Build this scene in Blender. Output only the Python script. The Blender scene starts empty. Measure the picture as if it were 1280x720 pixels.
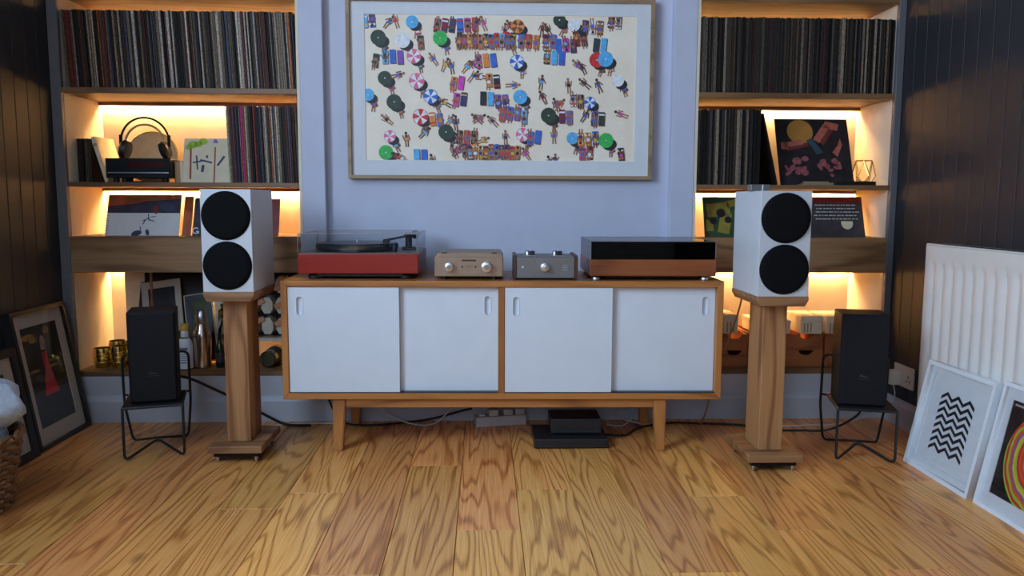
import bpy, bmesh, math, random
from mathutils import Vector, Matrix
random.seed(7)
SC = bpy.context.scene
COL = SC.collection

# ------------------------------------------------------------------ camera
F_PX = 1000.0
CAM_H, CAM_D = 0.9135, 3.276
YAW, PITCH, ROLL = math.radians(2.0), math.radians(6.28), math.radians(0.2)
_fw = Vector((math.sin(YAW)*math.cos(PITCH), math.cos(YAW)*math.cos(PITCH), -math.sin(PITCH)))
_r0 = Vector((math.cos(YAW), -math.sin(YAW), 0))
_u0 = _r0.cross(_fw)
CR = _r0*math.cos(ROLL) + _u0*math.sin(ROLL)
CU = _u0*math.cos(ROLL) - _r0*math.sin(ROLL)
CP = Vector((0, -CAM_D, CAM_H))
cd = bpy.data.cameras.new('camera')
cam = bpy.data.objects.new('camera', cd)
COL.objects.link(cam)
cd.sensor_width = 36
cd.lens = 36*F_PX/1280
cd.clip_start = 0.05
m = Matrix((CR, CU, -_fw)).transposed().to_4x4()
m.translation = CP
cam.matrix_world = m
SC.camera = cam

def ray(px, py): return CR*((px-640)/F_PX) - CU*((py-360)/F_PX) + _fw
def AY(px, py, y):
    v = ray(px, py); return CP + v*((y-CP.y)/v.y)
def AZ(px, py, z):
    v = ray(px, py); return CP + v*((z-CP.z)/v.z)
def AX(px, py, x):
    v = ray(px, py); return CP + v*((x-CP.x)/v.x)

# ------------------------------------------------------------------ world, daylight, exposure
w = bpy.data.worlds.new('world'); SC.world = w; w.use_nodes = True
bg = w.node_tree.nodes['Background']
bg.inputs[0].default_value = (0.72, 0.85, 1.0, 1)
bg.inputs[1].default_value = 1.0
SC.view_settings.view_transform = 'Standard'
SC.view_settings.look = 'None'
SC.view_settings.exposure = 0.0
SC.view_settings.gamma = 1.0
SC.view_settings.use_curve_mapping = False

ROOM_X0, ROOM_X1, ROOM_Y0, CEIL = -1.705, 1.705, -5.6, 2.55
WIN = (-1.45, 0.15, 1.05, 2.40)     # window opening in the wall behind the camera: x0 x1 z0 z1
al = bpy.data.lights.new('window_daylight', 'AREA')
al.shape = 'RECTANGLE'; al.size = WIN[1]-WIN[0]; al.size_y = WIN[3]-WIN[2]
al.energy = 30; al.color = (0.54, 0.745, 1.0)
alo = bpy.data.objects.new('window_daylight', al); COL.objects.link(alo)
alo.location = ((WIN[0]+WIN[1])/2, ROOM_Y0-0.10, (WIN[2]+WIN[3])/2)
alo.rotation_euler = (math.radians(90), 0, 0)   # faces +Y, into the room
SIDE = (-3.45, -1.75, 1.15, 2.48)     # window opening in the left wall, outside the frame: y0 y1 z0 z1
sl = bpy.data.lights.new('side_window_daylight', 'AREA')
sl.shape = 'RECTANGLE'; sl.size = SIDE[3]-SIDE[2]; sl.size_y = SIDE[1]-SIDE[0]
sl.energy = 130; sl.color = (0.54, 0.745, 1.0)
slo = bpy.data.objects.new('side_window_daylight', sl); COL.objects.link(slo)
slo.location = (ROOM_X0-0.11, (SIDE[0]+SIDE[1])/2, (SIDE[2]+SIDE[3])/2)
slo.rotation_euler = (0, math.radians(-90), 0)   # faces +X, into the room
LED_STRENGTH = 200.0

# ------------------------------------------------------------------ node helpers
MATS = {}
def newmat(name):
    mt = bpy.data.materials.new(name); mt.use_nodes = True
    nt = mt.node_tree
    b = nt.nodes['Principled BSDF']
    MATS[name] = mt
    return mt, nt, b
def N(nt, typ, **kw):
    n = nt.nodes.new(typ)
    for k, v in kw.items():
        if k.startswith('i_'): n.inputs[k[2:].replace('_', ' ')].default_value = v
        else: setattr(n, k, v)
    return n
def ramp(nt, fac, stops):
    r = nt.nodes.new('ShaderNodeValToRGB')
    e = r.color_ramp.elements
    while len(e) < len(stops): e.new(0.5)
    for i, (p, c) in enumerate(stops):
        e[i].position = p; e[i].color = (*c, 1)
    nt.links.new(fac, r.inputs[0])
    return r
def plain(name, col, rough=0.5, metal=0.0, vary=0.08, scale=30, bump=0.0, spec=0.5, coat=0.0):
    mt, nt, b = newmat(name)
    tc = N(nt, 'ShaderNodeTexCoord')
    no = N(nt, 'ShaderNodeTexNoise', i_Scale=scale, i_Detail=4.0)
    nt.links.new(tc.outputs['Object'], no.inputs['Vector'])
    lo = tuple(max(0, c*(1-vary)) for c in col); hi = tuple(min(1, c*(1+vary)) for c in col)
    r = ramp(nt, no.outputs['Fac'], [(0.3, lo), (0.7, hi)])
    nt.links.new(r.outputs[0], b.inputs['Base Color'])
    b.inputs['Roughness'].default_value = rough
    b.inputs['Metallic'].default_value = metal
    b.inputs['Specular IOR Level'].default_value = spec
    b.inputs['Coat Weight'].default_value = coat
    if bump:
        bp = N(nt, 'ShaderNodeBump', i_Strength=bump, i_Distance=0.002)
        nt.links.new(no.outputs['Fac'], bp.inputs['Height'])
        nt.links.new(bp.outputs[0], b.inputs['Normal'])
    return mt
def wood(name, dark, mid, light, axis='X', rough=0.42, freq=9.0, rnd=True, tone=0.0, bump=0.15, knots=0.0, size=1.0, stretch=0.9, band=0.17, fibre=0.55):
    """oak-like grain: contour lines of a stretched noise give cathedral figure; axis = long direction"""
    mt, nt, b = newmat(name)
    L = nt.links.new
    tc = N(nt, 'ShaderNodeTexCoord')
    oi = N(nt, 'ShaderNodeObjectInfo')
    add = N(nt, 'ShaderNodeVectorMath', operation='MULTIPLY_ADD')
    comb = N(nt, 'ShaderNodeCombineXYZ')
    L(oi.outputs['Random'], comb.inputs[0]); L(oi.outputs['Random'], comb.inputs[1]); L(oi.outputs['Random'], comb.inputs[2])
    L(comb.outputs[0], add.inputs[0]); add.inputs[1].default_value = (37.3, 53.1, 17.7) if rnd else (0, 0, 0)
    L(tc.outputs['Object'], add.inputs[2])
    mp = N(nt, 'ShaderNodeMapping')
    s = [6.0*size]*3; s['XYZ'.index(axis)] = stretch*size
    mp.inputs['Scale'].default_value = s
    L(add.outputs[0], mp.inputs['Vector'])
    n1 = N(nt, 'ShaderNodeTexNoise', i_Scale=1.0, i_Detail=3.0, i_Roughness=0.4, i_Distortion=0.15)
    L(mp.outputs[0], n1.inputs['Vector'])
    mul = N(nt, 'ShaderNodeMath', operation='MULTIPLY'); mul.inputs[1].default_value = freq*6.28
    L(n1.outputs['Fac'], mul.inputs[0])
    sn = N(nt, 'ShaderNodeMath', operation='SINE'); L(mul.outputs[0], sn.inputs[0])
    mp2 = N(nt, 'ShaderNodeMapping')
    s2 = [330.0*size]*3; s2['XYZ'.index(axis)] = 4.5*size
    mp2.inputs['Scale'].default_value = s2
    L(add.outputs[0], mp2.inputs['Vector'])
    n2 = N(nt, 'ShaderNodeTexNoise', i_Scale=1.0, i_Detail=3.0, i_Roughness=0.6)
    L(mp2.outputs[0], n2.inputs['Vector'])
    # combine
    h1 = N(nt, 'ShaderNodeMath', operation='MULTIPLY_ADD'); h1.inputs[1].default_value = 0.5; h1.inputs[2].default_value = 0.5
    L(sn.outputs[0], h1.inputs[0])
    h2 = N(nt, 'ShaderNodeMath', operation='POWER'); h2.inputs[1].default_value = 3.5; L(h1.outputs[0], h2.inputs[0])
    c1 = N(nt, 'ShaderNodeMath', operation='MULTIPLY_ADD'); c1.inputs[1].default_value = -band*2.0; c1.inputs[2].default_value = 0.5+band*0.6
    L(h2.outputs[0], c1.inputs[0])
    c2 = N(nt, 'ShaderNodeMath', operation='MULTIPLY_ADD'); c2.inputs[1].default_value = fibre
    L(n2.outputs['Fac'], c2.inputs[0]); L(c1.outputs[0], c2.inputs[2])
    c3 = N(nt, 'ShaderNodeMath', operation='SUBTRACT'); c3.inputs[1].default_value = fibre/2
    L(c2.outputs[0], c3.inputs[0])
    r = ramp(nt, c3.outputs[0], [(0.22, dark), (0.52, mid), (0.8, light)])
    out = r.outputs[0]
    if tone:
        hs = N(nt, 'ShaderNodeHueSaturation')
        mr = N(nt, 'ShaderNodeMapRange'); mr.inputs[3].default_value = 1-tone; mr.inputs[4].default_value = 1+tone
        L(oi.outputs['Random'], mr.inputs[0]); L(mr.outputs[0], hs.inputs['Value'])
        m2 = N(nt, 'ShaderNodeMath', operation='MULTIPLY'); m2.inputs[1].default_value = 7.13; L(oi.outputs['Random'], m2.inputs[0])
        fr = N(nt, 'ShaderNodeMath', operation='FRACT'); L(m2.outputs[0], fr.inputs[0])
        mh = N(nt, 'ShaderNodeMapRange'); mh.inputs[3].default_value = 0.488; mh.inputs[4].default_value = 0.505
        L(fr.outputs[0], mh.inputs[0]); L(mh.outputs[0], hs.inputs['Hue'])
        L(out, hs.inputs['Color']); out = hs.outputs[0]
    if knots:
        vo = N(nt, 'ShaderNodeTexVoronoi', i_Scale=1.0)
        mk = N(nt, 'ShaderNodeMapping'); sk = [2.6]*3; sk['XYZ'.index(axis)] = 1.2
        mk.inputs['Scale'].default_value = sk
        L(add.outputs[0], mk.inputs['Vector']); L(mk.outputs[0], vo.inputs['Vector'])
        rk = ramp(nt, vo.outputs['Distance'], [(0.03, (0, 0, 0)), (0.07, (1, 1, 1))])
        mx = N(nt, 'ShaderNodeMix', data_type='RGBA')
        L(rk.outputs[0], mx.inputs[0]); mx.inputs[6].default_value = (dark[0]*.25, dark[1]*.22, dark[2]*.2, 1)
        L(out, mx.inputs[7]); out = mx.outputs[2]
    L(out, b.inputs['Base Color'])
    b.inputs['Roughness'].default_value = rough
    bp = N(nt, 'ShaderNodeBump', i_Strength=bump, i_Distance=0.001)
    L(n2.outputs['Fac'], bp.inputs['Height']); L(bp.outputs[0], b.inputs['Normal'])
    return mt
def clear(name, tint=(1, 1, 1), rough=0.02, gloss=1.0):
    mt = bpy.data.materials.new(name); mt.use_nodes = True
    nt = mt.node_tree
    for n in list(nt.nodes): nt.nodes.remove(n)
    o = N(nt, 'ShaderNodeOutputMaterial'); t = N(nt, 'ShaderNodeBsdfTransparent'); g = N(nt, 'ShaderNodeBsdfGlossy')
    t.inputs[0].default_value = (*tint, 1); g.inputs['Roughness'].default_value = rough
    fr = N(nt, 'ShaderNodeFresnel', i_IOR=1.45)
    mu = N(nt, 'ShaderNodeMath', operation='MULTIPLY'); mu.inputs[1].default_value = gloss
    mx = N(nt, 'ShaderNodeMixShader')
    nt.links.new(fr.outputs[0], mu.inputs[0]); nt.links.new(mu.outputs[0], mx.inputs[0])
    nt.links.new(t.outputs[0], mx.inputs[1]); nt.links.new(g.outputs[0], mx.inputs[2]); nt.links.new(mx.outputs[0], o.inputs[0])
    MATS[name] = mt
    return mt
def emit(name, col, strength):
    mt, nt, b = newmat(name)
    b.inputs['Base Color'].default_value = (*col, 1)
    b.inputs['Emission Color'].default_value = (*col, 1)
    b.inputs['Emission Strength'].default_value = strength
    return mt

# ------------------------------------------------------------------ mesh helpers
def B(): return bmesh.new()
def box(bm, x0, x1, y0, y1, z0, z1, bev=0.0, seg=1):
    g = bmesh.ops.create_cube(bm, size=1.0, matrix=Matrix.Translation(((x0+x1)/2, (y0+y1)/2, (z0+z1)/2)) @ Matrix.Diagonal((abs(x1-x0), abs(y1-y0), abs(z1-z0), 1)))
    vs = g['verts']
    if bev:
        es = list({e for v in vs for e in v.link_edges})
        bmesh.ops.bevel(bm, geom=es, offset=bev, segments=seg, affect='EDGES', profile=0.5)
    return bm
def cyl(bm, c, r, h, axis='Z', n=24, r2=None, bev=0.0, seg=2):
    rot = {'Z': Matrix.Identity(4), 'Y': Matrix.Rotation(math.radians(-90), 4, 'X'), 'X': Matrix.Rotation(math.radians(90), 4, 'Y')}[axis]
    g = bmesh.ops.create_cone(bm, cap_ends=True, segments=n, radius1=r, radius2=r if r2 is None else r2, depth=h, matrix=Matrix.Translation(c) @ rot)
    if bev:
        es = [e for e in {e for v in g['verts'] for e in v.link_edges} if len(e.link_faces) == 2 and any(len(f.verts) > 4 for f in e.link_faces)]
        bmesh.ops.bevel(bm, geom=es, offset=bev, segments=seg, affect='EDGES', profile=0.5)
    return bm
def ball(bm, c, r, sx=1, sy=1, sz=1, u=16, v=10):
    bmesh.ops.create_uvsphere(bm, u_segments=u, v_segments=v, radius=r, matrix=Matrix.Translation(c) @ Matrix.Diagonal((sx, sy, sz, 1)))
    return bm
def lathe(bm, prof, c=(0, 0, 0), n=24, axis='Z', cap=True):
    """prof: (r, h) pairs along the axis"""
    rings = []
    for r, h in prof:
        ring = []
        for i in range(n):
            a = 2*math.pi*i/n
            x, y = r*math.cos(a), r*math.sin(a)
            p = {'Z': (x, y, h), 'Y': (x, h, y), 'X': (h, x, y)}[axis]
            ring.append(bm.verts.new(Vector(p)+Vector(c)))
        rings.append(ring)
    for a, b2 in zip(rings, rings[1:]):
        for i in range(n):
            bm.faces.new((a[i], a[(i+1) % n], b2[(i+1) % n], b2[i]))
    if cap:
        bm.faces.new(rings[0]); bm.faces.new(rings[-1])
    bmesh.ops.recalc_face_normals(bm, faces=bm.faces[:])
    return bm
def smooth_path(pts, k=8):
    pts = [Vector(p) for p in pts]
    out = []
    for i in range(len(pts)-1):
        p0 = pts[max(i-1, 0)]; p1 = pts[i]; p2 = pts[i+1]; p3 = pts[min(i+2, len(pts)-1)]
        for j in range(k):
            t = j/k
            out.append(0.5*((2*p1)+(p2-p0)*t+(2*p0-5*p1+4*p2-p3)*t*t+(3*p1-p0-3*p2+p3)*t**3))
    out.append(pts[-1])
    return out
def round_path(pts, r, k=5):
    pts = [Vector(p) for p in pts]
    out = [pts[0]]
    for i in range(1, len(pts)-1):
        a, b2, c = pts[i-1], pts[i], pts[i+1]
        d1 = (a-b2); d2 = (c-b2)
        rr = min(r, d1.length*.45, d2.length*.45)
        p = b2+d1.normalized()*rr; q = b2+d2.normalized()*rr
        for j in range(k+1):
            t = j/k
            out.append((1-t)**2*p+2*t*(1-t)*b2+t*t*q)
    out.append(pts[-1])
    return out
def tube(bm, pts, r, n=8, closed=False):
    pts = [Vector(p) for p in pts]
    rings = []
    up = Vector((0.13, 0.21, 1)).normalized()
    K = len(pts)
    for i, p in enumerate(pts):
        if closed: t = (pts[(i+1) % K]-pts[i-1])
        else: t = (pts[min(i+1, K-1)]-pts[max(i-1, 0)])
        t.normalize()
        s = t.cross(up)
        if s.length < 1e-3: s = t.cross(Vector((1, 0, 0)))
        s.normalize(); u = s.cross(t).normalized()
        up = u
        rings.append([bm.verts.new(p+(s*math.cos(2*math.pi*j/n)+u*math.sin(2*math.pi*j/n))*r) for j in range(n)])
    pairs = list(zip(rings, rings[1:]))
    if closed: pairs.append((rings[-1], rings[0]))
    for a, b2 in pairs:
        for j in range(n):
            bm.faces.new((a[j], a[(j+1) % n], b2[(j+1) % n], b2[j]))
    if not closed:
        bm.faces.new(rings[0][::-1]); bm.faces.new(rings[-1])
    return bm
def prism(bm, pts, d0, d1, plane='XZ'):
    """polygon pts (2D) extruded along the third axis from d0 to d1"""
    def P3(p, d): return {'XZ': (p[0], d, p[1]), 'XY': (p[0], p[1], d), 'YZ': (d, p[0], p[1])}[plane]
    a = [bm.verts.new(P3(p, d0)) for p in pts]; b2 = [bm.verts.new(P3(p, d1)) for p in pts]
    n = len(pts)
    fs = [bm.faces.new(a), bm.faces.new(b2[::-1])]
    for i in range(n): fs.append(bm.faces.new((a[i], b2[i], b2[(i+1) % n], a[(i+1) % n])))
    bmesh.ops.recalc_face_normals(bm, faces=fs)
    return bm
def holed_plate(outer, holes, y0, y1):
    """2D outline with holes in XZ, thick from y0 to y1; returns a mesh"""
    cu = bpy.data.curves.new('tmp', 'CURVE'); cu.dimensions = '2D'; cu.fill_mode = 'BOTH'
    for loop in [outer]+holes:
        sp = cu.splines.new('POLY'); sp.points.add(len(loop)-1); sp.use_cyclic_u = True
        for q, (x, z) in zip(sp.points, loop): q.co = (x, z, 0, 1)
    cu.extrude = abs(y1-y0)/2
    ob = bpy.data.objects.new('tmp', cu); COL.objects.link(ob)
    dg = bpy.context.evaluated_depsgraph_get(); dg.update()
    me = bpy.data.meshes.new_from_object(ob.evaluated_get(dg))
    bpy.data.objects.remove(ob); bpy.data.curves.remove(cu)
    me.transform(Matrix.Translation((0, (y0+y1)/2, 0)) @ Matrix.Rotation(math.radians(90), 4, 'X'))
    return me
def rect(x0, x1, z0, z1): return [(x0, z0), (x1, z0), (x1, z1), (x0, z1)]
def stadium(cx, cz, w_, h_, n=8):
    r = w_/2; out = []
    for i in range(n+1):
        a = math.pi*i/n; out.append((cx+r*math.cos(a), cz+h_/2-r+r*math.sin(a)))
    for i in range(n+1):
        a = math.pi+math.pi*i/n; out.append((cx+r*math.cos(a), cz-h_/2+r+r*math.sin(a)))
    return out
def mesh(name, bm, mat, smooth=False):
    me = bpy.data.meshes.new(name)
    bm.to_mesh(me); bm.free()
    for mm in (mat if isinstance(mat, (list, tuple)) else [mat]): me.materials.append(MATS[mm])
    if smooth:
        me.shade_smooth()
        try: me.set_sharp_from_angle(angle=math.radians(40))
        except Exception: pass
    return me
def part(name, bm, mat, parent=None, label=None, smooth=False, kind=None):
    me = bm if isinstance(bm, bpy.types.Mesh) else mesh(name, bm, mat, smooth)
    if isinstance(bm, bpy.types.Mesh) and not me.materials:
        me.name = name
        for mm in (mat if isinstance(mat, (list, tuple)) else [mat]): me.materials.append(MATS[mm])
    o = bpy.data.objects.new(name, me); COL.objects.link(o)
    if parent: o.parent = parent
    if label: o['label'] = label
    if kind: o['kind'] = kind
    return o
def tag(o, label, cat, group=None):
    o['label'] = label; o['category'] = cat
    if group: o['group'] = group
    return o
def thing(name, label, cat, loc=(0, 0, 0), rot=(0, 0, 0), group=None, mat=None):
    o = bpy.data.objects.new(name, None); COL.objects.link(o)
    o.empty_display_size = 0.05
    if mat is not None: o.matrix_world = mat
    else: o.location = loc; o.rotation_euler = rot
    return tag(o, label, cat, group)
def struct(name, bm, mat, parent=None, smooth=False):
    o = part(name, bm, mat, parent, smooth=smooth)
    if parent is None: o['kind'] = 'structure'
    return o

# ------------------------------------------------------------------ materials
wood('oak_floor', (0.34, 0.11, 0.020), (0.78, 0.335, 0.080), (0.95, 0.545, 0.185), axis='Y', rough=0.36, freq=21.0, tone=0.20, knots=1.0, bump=0.25, stretch=0.5, band=0.125, fibre=0.60)
wood('oak_sideboard', (0.28, 0.095, 0.022), (0.44, 0.165, 0.040), (0.56, 0.24, 0.065), axis='X', rough=0.4, freq=5)
wood('oak_sideboard_upright', (0.28, 0.095, 0.022), (0.44, 0.165, 0.040), (0.56, 0.24, 0.065), axis='Z', rough=0.4, freq=5)
wood('oak_stand', (0.22, 0.085, 0.028), (0.40, 0.18, 0.065), (0.52, 0.27, 0.11), axis='Z', rough=0.5, freq=6)
wood('oak_stand_plate', (0.18, 0.075, 0.028), (0.31, 0.14, 0.055), (0.42, 0.21, 0.09), axis='X', rough=0.5, freq=6)
wood('oak_shelf', (0.14, 0.065, 0.024), (0.22, 0.105, 0.040), (0.29, 0.15, 0.062), axis='X', rough=0.5, freq=6)
wood('oak_fascia', (0.17, 0.08, 0.032), (0.31, 0.16, 0.068), (0.42, 0.24, 0.11), axis='X', rough=0.5, freq=6)
wood('cherry_plinth', (0.17, 0.008, 0.004), (0.27, 0.013, 0.006), (0.36, 0.024, 0.010), axis='X', rough=0.28, freq=4)
wood('teak_plinth', (0.16, 0.042, 0.012), (0.26, 0.072, 0.020), (0.34, 0.105, 0.032), axis='X', rough=0.35, freq=5)
wood('crate_wood', (0.24, 0.065, 0.018), (0.38, 0.115, 0.032), (0.50, 0.18, 0.055), axis='X', rough=0.5, freq=5)
wood('dark_cheek', (0.04, 0.016, 0.01), (0.07, 0.028, 0.017), (0.10, 0.04, 0.025), axis='Z', rough=0.4, freq=5)
wood('frame_oak', (0.24, 0.14, 0.07), (0.33, 0.21, 0.115), (0.42, 0.28, 0.16), axis='X', rough=0.5, freq=5)
plain('wall_paint', (0.55, 0.56, 0.68), 0.7, vary=0.03, scale=8, bump=0.03)
plain('shelf_paint', (0.76, 0.67, 0.52), 0.65, vary=0.04, scale=10, bump=0.03)
plain('trim_paint', (0.48, 0.49, 0.54), 0.5, vary=0.03, scale=10)
plain('gable_paint', (0.13, 0.125, 0.135), 0.55, vary=0.05)
plain('panel_paint', (0.022, 0.020, 0.023), 0.62, vary=0.12, scale=6, bump=0.04)
plain('groove_paint', (0.004, 0.004, 0.005), 0.8, spec=0.1)
plain('ceiling_paint', (0.5, 0.5, 0.5), 0.8, vary=0.02)
plain('subfloor', (0.08, 0.045, 0.02), 0.8)
plain('door_white', (0.69, 0.73, 0.79), 0.42, vary=0.02, scale=12)
plain('white_lacquer', (0.60, 0.61, 0.64), 0.35, vary=0.02, scale=12)
plain('radiator_white', (0.76, 0.70, 0.65), 0.4, vary=0.02)
plain('socket_white', (0.75, 0.73, 0.68), 0.35, vary=0.02)
plain('frame_white', (0.78, 0.80, 0.83), 0.4, vary=0.02)
plain('mat_white', (0.68, 0.69, 0.72), 0.75, vary=0.02)
plain('mat_cream', (0.62, 0.53, 0.43), 0.75, vary=0.04)
plain('paper_white', (0.78, 0.77, 0.76), 0.7, vary=0.03)
plain('paper_cream', (0.80, 0.68, 0.48), 0.75, vary=0.06)
plain('kraft', (0.46, 0.30, 0.15), 0.8, vary=0.08)
plain('black_print', (0.012, 0.012, 0.014), 0.6)
plain('black_plastic', (0.012, 0.012, 0.014), 0.4, vary=0.2)
plain('black_satin', (0.006, 0.0065, 0.009), 0.6, vary=0.15, spec=0.25)
plain('black_wire', (0.010, 0.010, 0.011), 0.38)
plain('black_frame', (0.012, 0.010, 0.010), 0.4)
plain('black_rubber', (0.008, 0.008, 0.009), 0.55)
plain('grille_cloth', (0.0045, 0.0045, 0.0055), 0.92, vary=0.5, scale=900, bump=0.2, spec=0.15)
plain('platter_metal', (0.16, 0.19, 0.22), 0.25, metal=1.0, vary=0.1)
plain('vinyl_black', (0.008, 0.008, 0.009), 0.28)
plain('steel', (0.55, 0.55, 0.56), 0.3, metal=1.0)
plain('knob_silver', (0.66, 0.64, 0.62), 0.35, metal=0.85)
plain('champagne_metal', (0.36, 0.25, 0.175), 0.42, metal=0.75, vary=0.06)
plain('grey_metal', (0.22, 0.205, 0.20), 0.45, metal=0.6, vary=0.06)
plain('dark_metal', (0.05, 0.055, 0.065), 0.4, metal=0.7)
plain('copper_steel', (0.62, 0.50, 0.42), 0.25, metal=1.0)
plain('brass', (0.78, 0.55, 0.16), 0.25, metal=1.0)
plain('gold_foil', (0.85, 0.62, 0.18), 0.18, metal=1.0, vary=0.2)
plain('amber_dark', (0.03, 0.012, 0.008), 0.15)
plain('bottle_green', (0.012, 0.020, 0.010), 0.1, coat=0.5)
plain('label_white', (0.72, 0.73, 0.76), 0.6, vary=0.06)
plain('cap_yellow', (0.75, 0.42, 0.05), 0.35)
plain('label_blue', (0.03, 0.07, 0.22), 0.6)
plain('terracotta', (0.62, 0.25, 0.12), 0.6)
plain('rack_cream', (0.62, 0.54, 0.43), 0.6)
plain('display_red', (0.05, 0.006, 0.006), 0.2)
plain('cable_black', (0.010, 0.010, 0.011), 0.45)
plain('cable_white', (0.55, 0.54, 0.52), 0.45)
plain('cable_brown', (0.30, 0.16, 0.07), 0.5)
plain('strip_grey', (0.55, 0.52, 0.50), 0.45)
plain('wicker', (0.24, 0.12, 0.05), 0.65, vary=0.35, scale=40, bump=0.3)
plain('throw_blue', (0.50, 0.60, 0.74), 0.95, vary=0.18, scale=60, bump=0.6)
plain('dress_red', (0.62, 0.012, 0.02), 0.6)
plain('photo_dark', (0.035, 0.030, 0.022), 0.55, vary=0.9, scale=9)
plain('photo_floor', (0.020, 0.024, 0.018), 0.55, vary=0.3, scale=9)
plain('photo_gold', (0.30, 0.17, 0.035), 0.55, vary=0.6, scale=40)
plain('skin_tan', (0.42, 0.27, 0.17), 0.7)
plain('photo_green', (0.06, 0.075, 0.025), 0.6, vary=0.6, scale=14)
plain('lp_night', (0.014, 0.010, 0.012), 0.55, vary=0.8, scale=22)
plain('lp_moon', (0.42, 0.19, 0.035), 0.55)
plain('lp_coral', (0.42, 0.11, 0.075), 0.55, vary=0.25, scale=50)
plain('lp_wine', (0.16, 0.025, 0.022), 0.55)
plain('lp_rose', (0.30, 0.075, 0.085), 0.55, vary=0.45, scale=70)
plain('lp_teal', (0.03, 0.07, 0.085), 0.55)
plain('lp_red', (0.22, 0.02, 0.015), 0.55, vary=0.2)
plain('lp_charcoal', (0.05, 0.04, 0.042), 0.55, vary=0.4, scale=14)
plain('lp_olive', (0.30, 0.24, 0.035), 0.55, vary=0.3, scale=20)
plain('lp_leaf', (0.035, 0.075, 0.025), 0.55, vary=0.4, scale=20)
plain('lp_orange', (0.42, 0.085, 0.025), 0.55, vary=0.5, scale=18)
plain('lp_navy', (0.035, 0.026, 0.050), 0.55, vary=0.6, scale=18)
plain('lp_ink', (0.04, 0.05, 0.12), 0.55)
plain('lp_text', (0.55, 0.52, 0.48), 0.6)
plain('flower_lime', (0.38, 0.58, 0.04), 0.6)
plain('flower_violet', (0.28, 0.16, 0.45), 0.6)
plain('stem_red', (0.40, 0.08, 0.04), 0.6)
plain('ring_cream', (0.72, 0.58, 0.34), 0.45)
plain('led_green', (0.5, 0.9, 0.8), 0.4)
clear('acrylic', (0.97, 0.98, 0.985), 0.03, 0.45)
clear('acrylic_smoke', (0.16, 0.13, 0.12), 0.03, 1.0)
clear('picture_glass', (0.98, 0.98, 0.98), 0.02, 0.12)
clear('clear_glass', (0.93, 0.9, 0.8), 0.02, 1.0)
emit('led_warm', (1.0, 0.62, 0.25), LED_STRENGTH)

# record sleeve: colour comes from each object, ringwear and print from noise
mt, nt, b = newmat('record_card')
oi = N(nt, 'ShaderNodeObjectInfo'); tc = N(nt, 'ShaderNodeTexCoord')
mp = N(nt, 'ShaderNodeMapping'); mp.inputs['Scale'].default_value = (500, 500, 120)
va = N(nt, 'ShaderNodeVectorMath', operation='ADD'); nt.links.new(tc.outputs['Object'], va.inputs[0]); nt.links.new(oi.outputs['Location'], va.inputs[1])
nt.links.new(va.outputs[0], mp.inputs[0])
no = N(nt, 'ShaderNodeTexNoise', i_Scale=1.0, i_Detail=2.0); nt.links.new(mp.outputs[0], no.inputs[0])
rr = ramp(nt, no.outputs['Fac'], [(0.40, (0.45, 0.45, 0.45)), (0.52, (1, 1, 1)), (0.66, (1.0, 1.0, 1.0)), (0.74, (2.2, 2.2, 2.2))])
mx = N(nt, 'ShaderNodeMix', data_type='RGBA', blend_type='MULTIPLY'); mx.inputs[0].default_value = 1.0
nt.links.new(oi.outputs['Color'], mx.inputs[6]); nt.links.new(rr.outputs[0], mx.inputs[7])
nt.links.new(mx.outputs[2], b.inputs['Base Color']); b.inputs['Roughness'].default_value = 0.55; b.inputs['Specular IOR Level'].default_value = 0.2

# sand of the beach picture
mt, nt, b = newmat('print_sand')
tc = N(nt, 'ShaderNodeTexCoord')
n1 = N(nt, 'ShaderNodeTexNoise', i_Scale=5.0, i_Detail=6.0, i_Roughness=0.7); nt.links.new(tc.outputs['Object'], n1.inputs[0])
r1 = ramp(nt, n1.outputs['Fac'], [(0.3, (0.84, 0.71, 0.56)), (0.7, (0.95, 0.83, 0.68))])
nt.links.new(r1.outputs[0], b.inputs['Base Color']); b.inputs['Roughness'].default_value = 0.55
BEACH = {'red': (0.62, 0.03, 0.035), 'pink': (0.75, 0.16, 0.28), 'magenta': (0.62, 0.05, 0.42), 'orange': (0.75, 0.25, 0.05), 'yellow': (0.72, 0.42, 0.06),
         'blue': (0.04, 0.14, 0.55), 'sky': (0.10, 0.42, 0.75), 'navy': (0.03, 0.04, 0.14), 'white': (0.78, 0.78, 0.80), 'green': (0.04, 0.45, 0.09), 'darkgreen': (0.03, 0.05, 0.03),
         'brown': (0.16, 0.055, 0.03), 'skin': (0.33, 0.15, 0.085), 'black': (0.02, 0.018, 0.02), 'violet': (0.20, 0.08, 0.42), 'maroon': (0.22, 0.02, 0.04)}
for k, c in BEACH.items(): plain('beach_'+k, c, 0.55, vary=0.2, scale=90)

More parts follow.
